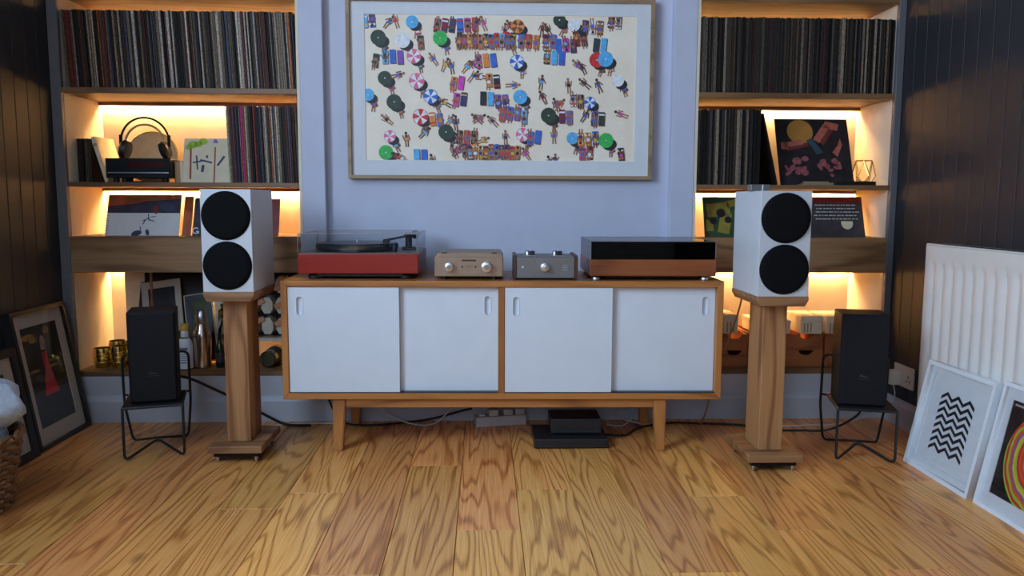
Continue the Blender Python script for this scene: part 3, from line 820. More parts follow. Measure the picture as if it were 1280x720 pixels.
bm = B(); lathe(bm, [(.022, .079), (.022, .086), (.012, .088), (.012, .120), (.006, .124)], (.157, .245, 0), 18); part('pivot', bm, 'steel', arm, smooth=True)
bm = B(); box(bm, .083, .104, .055, .082, .102, .113, .002); part('head_shell', bm, 'black_plastic', arm)
bm = B(); box(bm, .165, .200, .045, .062, .079, .090, .002); part('control_lever', bm, 'brass', t2)
dc = dust_cover(t2, -hw+.003, hw-.003, .003, dp-.003, .0765, .141, 'acrylic_smoke')
cover_edges(dc, -hw+.003, hw-.003, .003, dp-.003, .078, .1405, 'grey_metal')

# ------------------------------------------------------------------ amplifiers
a1 = thing('amplifier', 'bronze metal amplifier with two silver knobs on the sideboard', 'amplifier', (-0.055, -0.405, ZT), (0, 0, SBR))
aw = .124
bm = B(); prism(bm, [(-aw, .012), (aw, .012), (aw, .080), (aw-.012, .097), (-aw+.012, .097), (-aw, .080)], 0.004, .25, 'XZ')
bmesh.ops.bevel(bm, geom=bm.edges[:], offset=.002, segments=2, affect='EDGES'); part('case', bm, 'champagne_metal', a1)
bm = B(); prism(bm, [(-aw+.003, .014), (aw-.003, .014), (aw-.003, .076), (aw-.008, .083), (-aw+.008, .083), (-aw+.003, .076)], -.003, .006, 'XZ')
bmesh.ops.bevel(bm, geom=bm.edges[:], offset=.001, segments=1, affect='EDGES'); fp = part('front_plate', bm, 'champagne_metal', a1)
bm = B(); box(bm, -.026, .026, -.0040, -.0028, .068, .074); part('name_plate', bm, 'dark_cheek', fp)
for x in (-.024, -.004, .006, .024):
    bm = B(); lathe(bm, [(.0032 if abs(x) > .01 else .0016, -.006), (.0032 if abs(x) > .01 else .0016, -.002)], (x, 0, .048), 12, 'Y'); part('jack', bm, 'black_plastic', fp)
for x, r in ((-.070, .0165), (.064, .0195)):
    bm = B(); lathe(bm, [(r*.75, -.026), (r*.95, -.024), (r, -.018), (r, -.003)], (x, 0, .048), 28, 'Y'); k = part('knob', bm, 'knob_silver', a1, 'silver knob', True)
    bm = B(); lathe(bm, [(r*.45, -.0268), (r*.5, -.0255)], (x, 0, .048), 20, 'Y'); part('knob_cap', bm, 'champagne_metal', k)
for x in (-.09, .09):
    bm = B(); box(bm, x-.010, x+.010, -.001, .02, .0965, .099, .0008); part('corner_clip', bm, 'dark_metal', a1)
    for y in (.03, .22):
        bm = B(); cyl(bm, (x, y, .006), .012, .012, 'Z', 16); part('foot', bm, 'black_rubber', a1)
a2 = thing('amplifier', 'small grey amplifier with wooden cheeks and one knob on the sideboard', 'amplifier', (0.221, -0.405, ZT), (0, 0, SBR))
aw = .117
for s in (-1, 1):
    bm = B(); prism(bm, [(-.002, .004), (.20, .004), (.20, .088), (.016, .088), (-.002, .078)], s*(aw-.012), s*aw, 'YZ'); part('wood_cheek', bm, 'dark_cheek', a2)
bm = B(); box(bm, -aw+.012, aw-.012, .0, .20, .006, .083, .002); part('case', bm, 'grey_metal', a2)
bm = B(); lathe(bm, [(.0125, -.022), (.0155, -.020), (.016, -.002), (.016, 0)], (-.003, 0, .047), 28, 'Y'); part('knob', bm, 'knob_silver', a2, 'silver knob', True)
bm = B(); lathe(bm, [(.0035, -.004), (.004, 0)], (-.082, 0, .047), 12, 'Y'); part('jack', bm, 'socket_white', a2)
bm = B()
for i in range(3): box(bm, .062, .080, -.0008, .001, .036+i*.008, .0375+i*.008)
part('lettering', bm, 'lp_text', a2)
for x in (-.055, .045):
    sw = part('valve_holder', box(B(), x-.020, x+.020, .03, .07, .083, .087, .001), 'steel', a2)
    bm = B(); lathe(bm, [(.011, .087), (.011, .098), (.006, .104)], (x-.008, .05, 0), 16); part('valve', bm, 'steel', sw, smooth=True)
    bm = B(); box(bm, x+.003, x+.018, .042, .060, .087, .102, .001); part('transformer', bm, 'black_plastic', sw)
for x in (-.09, .09):
    for y in (.03, .17):
        bm = B(); cyl(bm, (x, y, .003), .010, .006, 'Z', 16); part('foot', bm, 'black_rubber', a2)

# ------------------------------------------------------------------ hi-fi speakers on oak stands
def hifi(xc, yf, label_s, label_st, inner):
    # stand, origin at floor below plate centre
    st = thing('speaker_stand', label_st, 'speaker stand', (xc, yf+.133, 0), group='oak speaker stands')
    hb, hd = .093, .130
    bm = B(); box(bm, -hb, hb, -hd, hd, .036, .062, .003, 2); part('base_plate', bm, 'oak_stand_plate', st)
    bm = B(); box(bm, -hb+.016, hb-.016, -hd+.016, hd-.016, .020, .036, .001); part('base_plinth', bm, 'black_satin', st)
    for sx in (-1, 1):
        for sy in (-1, 1):
            bm = B(); lathe(bm, [(.003, 0), (.007, .008), (.007, .020)], (sx*(hb-.026), sy*(hd-.026), 0), 12); part('spike', bm, 'steel', st, smooth=True)
    bm = B(); box(bm, -.041, .041, -.072, .068, .062, .568, .003, 2); part('column', bm, 'oak_stand', st)
    bm = B(); prism(bm, [(-.086, .600), (.086, .600), (.086, .588), (.074, .568), (-.074, .568), (-.086, .588)], -.136, .136, 'XZ')
    bmesh.ops.bevel(bm, geom=bm.edges[:], offset=.002, segments=1, affect='EDGES'); part('top_plate', bm, 'oak_stand_plate', st)
    sp = thing('loudspeaker', label_s, 'speaker', (xc, yf, .600), group='white two-driver loudspeakers')
    hw_, h2 = .0845, .346
    bm = B(); box(bm, -hw_, hw_, .018, .272, 0, h2, .003, 2); part('cabinet', bm, 'white_lacquer', sp)
    bm = B(); box(bm, -hw_, hw_, 0, .0185, 0, h2, .002, 2); bf = part('baffle', bm, 'white_lacquer', sp)
    for z in (.090, .258):
        bm = B(); lathe(bm, [(.060, -.0135), (.070, -.0125), (.0775, -.009), (.0805, -.003), (.0805, 0)], (0, 0, z), 48, 'Y'); g = part('driver_grille', bm, 'grille_cloth', sp, 'round black cloth driver grille', True)
        bm = B(); tube(bm, [(.0812*math.cos(a), -.001, z+.0812*math.sin(a)) for a in [2*math.pi*i/40 for i in range(40)]], .0013, 6, True); part('grille_ring', bm, 'black_satin', g, smooth=True)
    for sx in (-.02, .02):
        bm = B(); lathe(bm, [(.006, .272), (.006, .284), (.004, .286)], (sx, 0, .05), 12, 'Y'); part('terminal', bm, 'brass', sp, smooth=True)
    return sp
hifi(-.8645, -.556, 'white loudspeaker on oak stand in front of the headphone shelving', 'oak pillar stand beside the red turntable end of the sideboard', 1)
hifi(.981, -.698, 'white loudspeaker on oak stand in front of the crate shelving', 'oak pillar stand beside the teak turntable end of the sideboard', -1)
# small grey box on the speaker by the crates
g = thing('metal_box', 'small grey metal box on top of the white loudspeaker', 'box', (.921, -.60, .946))
bm = B(); box(bm, -.033, .033, -.02, .02, 0, .022, .002); part('case', bm, 'grey_metal', g)
bm = B(); box(bm, .004, .008, -.022, -.019, .002, .020); part('switch', bm, 'socket_white', g)

# ------------------------------------------------------------------ small black speakers on wire stands
def small_speaker(cx, cy, rot, lab_s, lab_st, d_):
    st = thing('wire_stand', lab_st, 'speaker stand', (cx, cy, 0), (0, 0, rot), 'black wire stands')
    W, D_, r = .100, .128, .0048
    zs = .190; W = .097
    path = [(-W, -D_+.02, zs), (-W, -D_, zs), (-W, -D_, r), (0, -.005, .040), (W, -D_, r), (W, -D_, zs), (W, -D_+.02, zs)]
    part('front_frame', tube(B(), round_path(path, .025), r, 10), 'black_wire', st, None, True)
    path = [(-W+.045, D_-.06, .345), (-W-.020, D_-.05, .345), (-W-.020, D_-.03, .15), (-W, D_, r), (0, .005, .042), (W, D_, r), (W+.014, D_-.03, .15), (W+.014, D_-.05, .345), (W-.045, D_-.06, .345)]
    part('rear_frame', tube(B(), round_path(path, .025), r, 10), 'black_wire', st, None, True)
    path = [(-W, -D_, zs), (W, -D_, zs), (W, .08, zs), (-W, .08, zs)]
    part('seat_frame', tube(B(), path, r, 8, True), 'black_wire', st, None, True)
    for s in (-1, 1): part('seat_brace', tube(B(), [(s*W, .08, zs), (s*(W+.016), D_-.035, zs)], r*.9, 8), 'black_wire', st, None, True)
    bm = B(); box(bm, -W, W, -D_+.004, .076, zs+.002, zs+.0075, .001); part('seat_plate', bm, 'black_satin', st)
    sp = thing('speaker', lab_s, 'speaker', (cx+d_, cy, zs+.0075), (0, 0, rot), 'small black speakers')
    a = .079; h2 = .325
    bm = B(); box(bm, -a, a, -.095, .050, 0, h2, .006, 3); cb = part('cabinet', bm, 'black_satin', sp)
    bm = B(); box(bm, -a+.005, a-.005, -.104, -.0945, .006, h2-.006, .004, 2); gr = part('grille', bm, 'black_satin', sp)
    # maker's mark: small pale script-like squiggle low on the grille
    z0_ = .105
    bm = B(); tube(bm, smooth_path([(-.014, -.1046, z0_), (-.008, -.1046, z0_+.009), (-.005, -.1046, z0_), (.001, -.1046, z0_+.006), (.004, -.1046, z0_), (.014, -.1046, z0_+.003)], 5), .0005, 5); part('maker_mark', bm, 'grey_metal', gr, 'small silver script mark')
    bm = B(); box(bm, -.018, .018, -.1045, -.1038, z0_-.008, z0_-.0065); part('mark_line', bm, 'dark_metal', gr)
    return st
small_speaker(-1.196, -.377, math.radians(17), 'small black speaker on wire stand in front of the bottles', 'black wire stand on the floor in front of the bottle shelf', .004)
small_speaker(1.362, -.478, math.radians(-13.5), 'small black speaker on wire stand beside the wall socket', 'black wire stand on the floor near the white radiator', -.014)

# ------------------------------------------------------------------ leaning frames on the side walls
def zig(parent, x0, x1, zt, zb, y, rows_, amp, th):
    for r_ in range(rows_):
        z = zt+(zb-zt)*r_/(rows_-1); n = 6
        pts = [(x0+(x1-x0)*i/n, z+(amp if i % 2 else 0)) for i in range(n+1)]
        bm = B()
        up = [(x, zz+th/2) for x, zz in pts]; dn = [(x, zz-th/2) for x, zz in pts]
        for i in range(n): flat(bm, [dn[i], dn[i+1], up[i+1], up[i]], y)
        part('zigzag_line', bm, 'black_print', parent)
c = (AZ(1130, 575, 0)+AZ(1207, 625, 0))/2
f1 = thing('framed_print', 'white framed print of black zigzag lines leaning on the radiator', 'picture', mat=lean_matrix((1.484, -.758, 0), (0, -1, 0), (1, 0, 0), .20))
pr, (px0, px1, pz0, pz1, yy) = framed(f1, .372, .372, .034, .014, (.020, .022, .022), 'frame_white', 'frame_white', 'frame_white')
zig(pr, -.092, .092, .262, .086, yy-.0004, 8, .019, .0125)
f2 = thing('framed_print', 'white framed poster of painted red and yellow rings leaning beside the radiator', 'picture', mat=lean_matrix((1.492, -1.165, 0), (0, -1, 0), (1, 0, 0), .20))
pr, (px0, px1, pz0, pz1, yy) = framed(f2, .40, .385, .026, .012, (.030, .040, .034), 'frame_white', 'mat_white', 'lp_night')
bm = B(); flat(bm, disc(0, 0, .148, 64), 0); ring = part('painted_rings', bm, 'ring_paint', pr); ring.location = (.012, yy-.0006, .186)
bm = B(); flat(bm, disc(0, 0, .012, 20), 0); o = part('ring_centre', bm, 'lp_night', pr); o.location = (.012, yy-.0012, .186)
bm = B()
for i in range(5): flat(bm, quad(px0+.014+i*.008, pz1-.012, .006, .006), yy-.0005)
part('lettering', bm, 'lp_text', pr)

f3 = thing('framed_picture', 'black framed picture of a figure in a red gown leaning on the dark wall', 'picture', mat=lean_matrix((-1.592, -.236, 0), (0, 1, 0), (-1, 0, 0), .165))
pr, (px0, px1, pz0, pz1, yy) = framed(f3, .372, .515, .036, .016, (.046, .058, .050), 'black_frame', 'mat_cream', 'photo_floor')
bm = B(); W_ = px1-px0; H_ = pz1-pz0
flat(bm, rect(px0+.001, px1-.001, pz0+H_*.52, pz1-.001), yy-.0002, 0)
part('backdrop', bm, 'photo_dark', pr)
bm = B()
for (u, v, a, c2) in ((.18, .90, .05, .012), (.30, .86, .03, .010), (.12, .56, .05, .006), (.75, .62, .04, .007), (.62, .56, .05, .006), (.68, .93, .02, .016)):
    flat(bm, disc(px0+W_*u, pz0+H_*v, a, 12, c2), yy-.0005)
part('gilt_decor', bm, 'photo_gold', pr)
bm = B(); flat(bm, [(px0+W_*.30, pz0+H_*.29), (px0+W_*.70, pz0+H_*.29), (px0+W_*.58, pz0+H_*.56), (px0+W_*.575, pz0+H_*.72), (px0+W_*.44, pz0+H_*.72), (px0+W_*.43, pz0+H_*.56)], yy-.0010); part('red_gown', bm, 'dress_red', pr, 'flat red gown shape')
bm = B(); flat(bm, disc(px0+W_*.52, pz0+H_*.83, .016, 14, .022), yy-.0012); flat(bm, quad(px0+W_*.50, pz0+H_*.77, .03, .02), yy-.0011); part('figure_head', bm, 'skin_tan', pr)
# second dark frame, mostly out of the picture beside the basket
f4 = thing('framed_picture', 'dark framed picture with cream mat half hidden behind the wicker basket', 'picture', mat=lean_matrix((-1.584, -.62, 0), (0, 1, 0), (-1, 0, 0), .17))
framed(f4, .36, .40, .03, .03, (.05, .05, .05), 'black_frame', 'mat_cream', 'photo_dark')

# ------------------------------------------------------------------ wicker basket with a throw
bk = thing('wicker_basket', 'round brown wicker basket standing beside the dark framed picture', 'basket', (-1.535, -.965, 0))
bm = B()
for k in range(15):
    z = .008+k*.0145; R0 = .128+.034*k/14
    pts = [((R0+.006*(1 if (i+k) % 2 else -1))*Vector((math.cos(2*math.pi*i/36), math.sin(2*math.pi*i/36), 0))+Vector((0, 0, z+.002*(1 if i % 2 else -1)))) for i in range(36)]
    tube(bm, pts, .0075, 6, True)
part('weave', bm, 'wicker', bk, smooth=True)
bm = B()
for i in range(18):
    a = 2*math.pi*i/18; tube(bm, [(.128*math.cos(a), .128*math.sin(a), .002), (.162*math.cos(a), .162*math.sin(a), .215)], .005, 6)
part('stakes', bm, 'wicker', bk, smooth=True)
bm = B()
for ph in (0, math.pi):
    pts = [((.165+.006*math.cos(9*a+ph))*math.cos(a), (.165+.006*math.cos(9*a+ph))*math.sin(a), .222+.006*math.sin(9*a+ph)) for a in [2*math.pi*i/90 for i in range(90)]]
    tube(bm, pts, .008, 6, True)
part('rim', bm, 'wicker', bk, smooth=True)
bm = B(); lathe(bm, [(.118, 0.0), (.120, .008)], n=24); part('base', bm, 'wicker', bk)
th = B(); rt = random.Random(3)
bmesh.ops.create_icosphere(th, subdivisions=4, radius=1)
for v in th.verts:
    n_ = v.co.normalized(); a = math.atan2(n_.y, n_.x)
    k = 1+.10*math.sin(3*a+2*n_.z)+.07*math.sin(7*a+4*n_.z)+.05*math.sin(11*n_.z+2*a)+rt.uniform(-.02, .02)
    v.co = Vector((n_.x*.128*k, n_.y*.128*k, .26+n_.z*.155*k))
    if v.co.z > .235:
        f_ = 1+.55*min(1, (v.co.z-.235)/.08); v.co.x *= f_*.93; v.co.y *= f_*.93
o = part('wool_throw', th, 'throw_blue', None, smooth=True); o.location = (-1.535, -.965, 0)
o.location.z = .0
tag(o, 'fluffy pale blue wool throw stuffed into the wicker basket', 'throw')

# ------------------------------------------------------------------ radiator, wall socket
rd = thing('radiator', 'white ribbed panel radiator on the dark panelled wall', 'radiator', (1.600, -.433, .12))
RL, RH = 1.10, .637
bm = B(); ny, nz = 240, 14
zs_ = [0, .02, .035, .05, .07, .10, .30, .50, .535, .555, .570, .585, .605, .637]
grid = []
for i in range(ny+1):
    y = -RL*i/ny; row = []
    for z in zs_:
        env = max(0, min(1, (z-.045)/.03))*max(0, min(1, (.585-z)/.03)); env = env*env*(3-2*env)
        ed = max(0, min(1, (-y-.012)/.01))*max(0, min(1, (RL+y-.012)/.01))
        ph = (-y-.018)/.0575; wv = .5+.5*math.cos(2*math.pi*ph)
        wv = wv**.6
        row.append(bm.verts.new((.009*(1-wv)*env*ed, y, z)))
    grid.append(row)
for i in range(ny):
    for j in range(len(zs_)-1): bm.faces.new((grid[i][j], grid[i+1][j], grid[i+1][j+1], grid[i][j+1]))
bmesh.ops.recalc_face_normals(bm, faces=bm.faces[:])
if bm.faces[0].normal.x > 0: bmesh.ops.reverse_faces(bm, faces=bm.faces[:])
part('front_panel', bm, 'radiator_white', rd, smooth=True)
bm = B(); box(bm, .010, .016, -RL, 0, 0, RH); part('back_panel', bm, 'radiator_white', rd)
for y in (0, -RL+.004):
    bm = B(); box(bm, .0, .066, y-.004, y, 0.01, RH-.004, .001); part('side_panel', bm, 'radiator_white', rd)
tg = part('top_grille', box(B(), -.001, .068, -RL, 0, RH, RH+.006, .002), 'radiator_white', rd)
for i in range(40):
    y = -.02-i*.027
    if y < -RL+.02: break
    bm = B(); box(bm, .014, .052, y-.016, y, RH+.0055, RH+.0066); part('grille_slot', bm, 'black_print', tg)
for y in (-.12, -RL+.12):
    bm = B(); box(bm, .016, .104, y-.015, y+.015, .10, .55); part('wall_bracket', bm, 'radiator_white', rd)
bm = B(); tube(bm, [(.03, -.03, .0), (.03, -.03, -.12)], .0075, 10); part('pipe', bm, 'copper_steel', rd, smooth=True)

so = thing('wall_socket', 'cream double wall socket with a plugged-in adaptor near the floor', 'socket', (ROOM_X1, -.150, .165))
bm = B(); box(bm, -.010, 0, -.073, .073, 0, .088, .003, 2); fpl = part('face_plate', bm, 'socket_white', so)
for y in (-.04, .04):
    bm = B(); box(bm, -.0125, -.0095, y-.006, y+.006, .066, .078, .001); part('rocker_switch', bm, 'socket_white', fpl)
bm = B(); box(bm, -.050, -.010, .014, .062, .004, .062, .005, 2); part('plug_adaptor', bm, 'socket_white', so)
bm = B()
for dy, dz in ((0, .048), (-.011, .030), (.011, .030)): box(bm, -.0108, -.0098, -.04+dy-.003, -.04+dy+.003, dz-.004, dz+.004)
part('pin_hole', bm, 'black_print', fpl)

# ------------------------------------------------------------------ cables, power strip, black box under the sideboard
def cable(label, pts, r, mat, k=8):
    bm = B(); tube(bm, smooth_path(pts, k), r, 8)
    o = part('cable', bm, mat, None, smooth=True)
    return tag(o, label, 'cable')
def G(px, py, z=.004): p = AZ(px, py, z); return (p.x, p.y, z)
def WY(px, py, y): p = AY(px, py, y); return (p.x, p.y, p.z)
cable('thick black cable sagging from the small speaker to the oak stand by the red turntable', [(-1.18, -.310, .26), (-1.13, -.24, .235), (-1.05, -.18, .175), (-.97, -.12, .11), (-.88, -.10, .05), (-.80, -.09, .008), (-.70, -.10, .006)], .0055, 'cable_black')
cable('black cable hanging behind the sideboard end by the red turntable', [(-.655, -.055, .190), (-.652, -.052, .15), (-.640, -.05, .11), (-.60, -.06, .03), (-.55, -.08, .005), (-.45, -.10, .005)], .004, 'cable_black')
cable('white cable lying along the skirting beside the oak stand by the red turntable', [(-.86, -.10, .0035), (-.80, -.075, .0035), (-.70, -.060, .0035), (-.62, -.06, .0035), (-.56, -.055, .0035)], .0035, 'cable_white')
cable('black cable lying on the floor under the sideboard', [(-.50, -.10, .0045), (-.42, -.09, .0045), (-.33, -.06, .0045), (-.22, -.065, .02), (-.10, -.06, .05), (-.05, -.055, .06)], .0045, 'cable_black')
cable('thin white cable drooping behind the sideboard legs', [(-.46, -.08, .11), (-.38, -.10, .045), (-.28, -.11, .010), (-.20, -.10, .012), (-.14, -.08, .06), (-.08, -.07, .11)], .003, 'cable_white')
cable('black cable running from the black box towards the stand by the teak turntable', [(.468, -.30, .02), (.55, -.26, .006), (.62, -.16, .0045), (.75, -.09, .0045), (.90, -.10, .0045), (1.05, -.13, .0045), (1.15, -.20, .0045), (1.26, -.21, .0045), (1.36, -.25, .02), (1.43, -.33, .10), (1.43, -.36, .17)], .0045, 'cable_black')
cable('thin white cable tangled on the floor behind the black box', [(.50, -.10, .003), (.56, -.12, .003), (.60, -.09, .02), (.65, -.07, .05), (.60, -.06, .06), (.54, -.07, .03), (.66, -.10, .003), (.75, -.06, .003)], .0028, 'cable_white')
cable('pale thin cable curving over the floor between oak stand and wire stand', [(1.08, -.05, .09), (1.10, -.08, .05), (1.14, -.12, .010), (1.22, -.14, .003), (1.34, -.13, .003), (1.44, -.12, .003), (1.55, -.12, .03), (1.67, -.125, .10), (1.676, -.115, .17)], .0026, 'cable_white')
cable('brown speaker cable hanging from the loudspeaker past the wooden crates', [(.961, -.405, .648), (.955, -.385, .62), (.945, -.37, .52), (.915, -.33, .38), (.886, -.30, .30), (.878, -.25, .15), (.878, -.16, .03), (.874, -.13, .012)], .0035, 'cable_brown')
ps = thing('power_strip', 'pale power strip with plugs on the floor under the sideboard', 'power strip', (.065, -.085, 0), (0, 0, math.radians(12)))
bm = B(); box(bm, -.105, .105, -.025, .025, 0, .042, .004, 2); part('body', bm, 'strip_grey', ps)
for x in (-.03, .03, .08):
    bm = B(); box(bm, x-.020, x+.020, -.02, .02, .042, .068, .004, 2); part('plug', bm, 'strip_grey', ps)
bm = B(); box(bm, -.088, -.066, -.010, .008, .042, .049, .001); part('neon_switch', bm, 'led_green', ps, 'small pale green switch')
for (lab, x, y, w_, d_, z0_, h2) in (('flat black media box on the floor under the sideboard', .322, -.415, .276, .20, 0, .038), ('smaller black box stacked on the flat media box under the sideboard', .345, -.36, .19, .14, .038, .060)):
    o = thing('media_box', lab, 'media box', (x, y, z0_))
    bm = B(); box(bm, -w_/2, w_/2, 0, d_, .003, h2, .004, 2); part('case', bm, 'black_plastic', o)
    bm = B(); box(bm, -w_/2+.01, w_/2-.01, -.001, .001, .010, .014, 0); part('front_slot', bm, 'dark_metal', o)
    for sx in (-1, 1):
        bm = B(); box(bm, sx*(w_/2-.03)-.01, sx*(w_/2-.03)+.01, .02, d_-.02, 0, .0035); part('foot', bm, 'black_rubber', o)

# ------------------------------------------------------------------ headphone shelf
o = thing('record_sleeve', 'cream paper sleeve leaning beside the small singles', 'record', (-1.5515, .10, S2+.0025), (0, -.27, 0))
bm = B(); box(bm, -.008, .008, 0, .17, 0, .19, .002); part('sleeve', bm, 'paper_cream', o)
bm = B(); box(bm, -.0082, .0082, -.0008, .001, .150, .162); part('slot', bm, 'kraft', o)
ha = thing('headphone_amplifier', 'black headphone amplifier with dark red display under the headphones', 'amplifier', (-1.410, .075, S2))
bm = B(); box(bm, -.128, .128, 0, .17, .020, .096, .002); part('case', bm, 'dark_metal', ha)
bm = B(); box(bm, -.130, .130, -.006, .002, .018, .098, .002); fpl = part('front_plate', bm, 'black_satin', ha)
bm = B(); box(bm, -.040, .110, -.0075, -.0055, .060, .084); part('display', bm, 'display_red', fpl)
bm = B(); box(bm, -.122, .122, -.0072, -.0058, .038, .042); part('trim_line', bm, 'steel', fpl)
for x in (-.10, -.065, .10):
    bm = B(); lathe(bm, [(.010, 0), (.012, .004), (.012, .020)], (x, .02, 0), 16); part('foot', bm, 'black_rubber', ha)
for x in (-.10, .10):
    bm = B(); lathe(bm, [(.010, 0), (.012, .004), (.012, .020)], (x, .15, 0), 16); part('foot', bm, 'black_rubber', ha)
hp = thing('headphones', 'black over-ear headphones standing on the headphone amplifier', 'headphones', (-1.400, .125, S2+.096))
def arc(R, a0, a1, n, z0_, y=0, rz=None): return [(R*math.cos(a), y, z0_+(rz or R)*math.sin(a)) for a in [a0+(a1-a0)*i/n for i in range(n+1)]]
part('headband', tube(B(), arc(.098, math.radians(-5), math.radians(185), 28, .072), .0042, 8), 'black_satin', hp, None, True)
part('inner_strap', tube(B(), arc(.080, math.radians(5), math.radians(175), 24, .062), .0045, 8), 'kraft', hp, 'tan suspension strap', True)
for s in (-1, 1):
    bm = B(); lathe(bm, [(.020, -.016), (.038, -.014), (.042, -.004), (.042, .006), (.030, .016), (.012, .018)], n=24, axis='X')
    bmesh.ops.transform(bm, matrix=Matrix.Translation((s*.083, 0, .0415)) @ Matrix.Rotation(s*-.25, 4, 'Y') @ Matrix.Diagonal((s, 1, .95, 1)), verts=bm.verts[:])
    zmin = min(v.co.z for v in bm.verts); bmesh.ops.translate(bm, vec=(0, 0, -zmin), verts=bm.verts[:])
    e = part('ear_cup', bm, 'black_plastic', hp, None, True)
    bm = B(); box(bm, s*.098-.005, s*.098+.005, -.008, .008, .05, .10, .002); part('yoke', bm, 'black_satin', e)
o = thing('round_plate', 'cream round plate with a gold rim standing behind the headphones', 'plate', (-1.432, .262, S2+.0), (-.10, 0, 0))
R_ = .110
bm = B(); lathe(bm, [(.070, .004), (R_, -.004), (R_+.002, 0), (.072, .010)], (0, 0, R_+.002), 40, 'Y'); part('dish', bm, 'ring_cream', o, smooth=True)
bm = B(); tube(bm, [(R_*math.cos(a), -.003, R_+.002+R_*math.sin(a)) for a in [2*math.pi*i/48 for i in range(48)]], .0022, 6, True); part('rim', bm, 'brass', o, 'thin gold rim', True)
o = thing('cardboard_box', 'small brown cardboard box between headphone amplifier and flower card', 'box', (-1.250, .11, S2))
bm = B(); box(bm, -.028, .028, 0, .10, 0, .088, .001); part('carton', bm, 'kraft', o)
bm = B(); box(bm, -.006, .006, -.0006, .1006, .0, .0886); part('tape', bm, 'paper_cream', o)
fc = thing('flower_card', 'pale card with lime flowers and ink marks leaning beside the records', 'card', (-1.138, .075, S2), (-.22, 0, 0))
bm = B(); box(bm, -.098, .098, 0, .004, 0, .186, .0008); cd_ = part('board', bm, 'paper_cream', fc)
y_ = -.0006
bm = B()
for (x, z, r) in ((-.062, .160, .020), (-.040, .162, .016), (-.020, .174, .018), (-.078, .150, .014)): flat(bm, disc(x, z, r, 12, r*.8), y_)
part('lime_flower', bm, 'flower_lime', cd_)
bm = B(); flat(bm, [(.020, .168), (.042, .166), (.034, .184), (.024, .184)], y_); part('violet_flower', bm, 'flower_violet', cd_)
bm = B(); flat(bm, quad(-.068, .080, .008, .13, .02), y_); flat(bm, quad(.030, .075, .006, .15, 0), y_); part('stem_stroke', bm, 'stem_red', cd_)
bm = B()
for a in ((-.042, .085, .006, .060, .1), (-.040, .088, .040, .006, .2), (-.018, .060, .012, .030, -.1), (-.005, .090, .050, .007, -.25), (-.002, .110, .008, .012, 0), (.055, .092, .009, .048, -.6)): flat(bm, quad(*a), y_-.0003)
part('ink_stroke', bm, 'lp_ink', cd_)
# loose coins or cables under the amp: coiled lead
cable('thin dark lead coiled under the headphone amplifier', [(-1.46+.03*math.cos(t*.7)+t*.006, .060+.012*math.sin(t*.7), S2+.003) for t in range(0, 26)], .0025, 'cable_black', 3)

# ------------------------------------------------------------------ calendar compartment (on the drawer top)
def lp(name, label, x, y, z, w_, h_, lean, mat, rz=0, cat='record', t=.004):
    o = thing(name, label, cat, (x, y, z), (-lean, 0, rz))
    bm = B(); box(bm, -w_/2, w_/2, 0, t, 0, h_, .0006); return o, part('cover', bm, mat, o)
FTOP = FT-.0005
o, cv = lp('calendar', 'spiral bound calendar with a sketch page leaning on the drawer top', -1.415, .085, FTOP, .300, .178, .33, 'paper_white', cat='calendar')
bm = B(); flat(bm, rect(-.149, .149, .098, .177), -.0006); top = part('photo_page', bm, 'lp_navy', o, 'dark photo page with red sky')
bm = B(); flat(bm, [(-.148, .128), (-.05, .136), (.01, .150), (.148, .160), (.148, .176), (-.148, .176)], -.0010); part('red_sky', bm, 'lp_orange', top)
bm = B(); flat(bm, disc(.095, .125, .034, 14, .020, -.3), -.0014); part('blue_patch', bm, 'lp_ink', top)
bm = B(); flat(bm, disc(.050, .115, .010, 10, .022), -.0014); part('red_figure', bm, 'lp_red', top)
bm = B()
for a in ((.012, .070, .030, .004, .5), (.022, .078, .004, .030, .2), (.034, .066, .026, .004, -.3), (.005, .058, .004, .020, -.4), (.040, .082, .020, .003, .2), (-.008, .032, .004, .016, .3)): flat(bm, quad(*a), -.0008)
flat(bm, disc(-.022, .010, .022, 14, .012, .3), -.0008); flat(bm, disc(.022, .014, .008, 12, .014, .3), -.0008)
part('ink_sketch', bm, 'lp_ink', cv)
for i in range(8):
    bm = B(); tube(bm, [(-.146+.006*math.cos(a), .002+.006*math.sin(a), .010+i*.011) for a in [2*math.pi*j/10 for j in range(10)]], .0009, 5, True); part('binding_ring', bm, 'black_print', cv, smooth=True)
lp('record_sleeve', 'brown LP sleeve edge leaning behind the spiral calendar', -1.245, .115, FTOP, .036, .172, .35, 'teak_plinth', cat='record')
o, cv = lp('record_sleeve', 'dark purple sleeve with a white letter G beside the spiral calendar', -1.124, .085, FTOP, .170, .165, .33, 'lp_navy')
bm = B()
def glyph_c(cx, cz, R, r, a0, a1, n=18):
    for i in range(n):
        b0 = a0+(a1-a0)*i/n; b1 = a0+(a1-a0)*(i+1)/n
        flat(bm, [(cx+r*math.cos(b0), cz+r*math.sin(b0)), (cx+R*math.cos(b0), cz+R*math.sin(b0)), (cx+R*math.cos(b1), cz+R*math.sin(b1)), (cx+r*math.cos(b1), cz+r*math.sin(b1))], -.0007)
gx = AY(244.5, 290, .09).x+1.124
glyph_c(gx, .022, .014, .0095, math.radians(40), math.radians(330))
flat(bm, rect(gx+.002, gx+.014, .016, .021), -.0008); flat(bm, rect(gx+.0095, gx+.014, .010, .021), -.0009)
part('letter_g', bm, 'paper_white', cv, 'white letter G')
lp('record_sleeve', 'rust red sleeve leaning behind the loudspeaker by the red turntable', -.925, .085, FTOP, .140, .160, .30, 'lp_red')

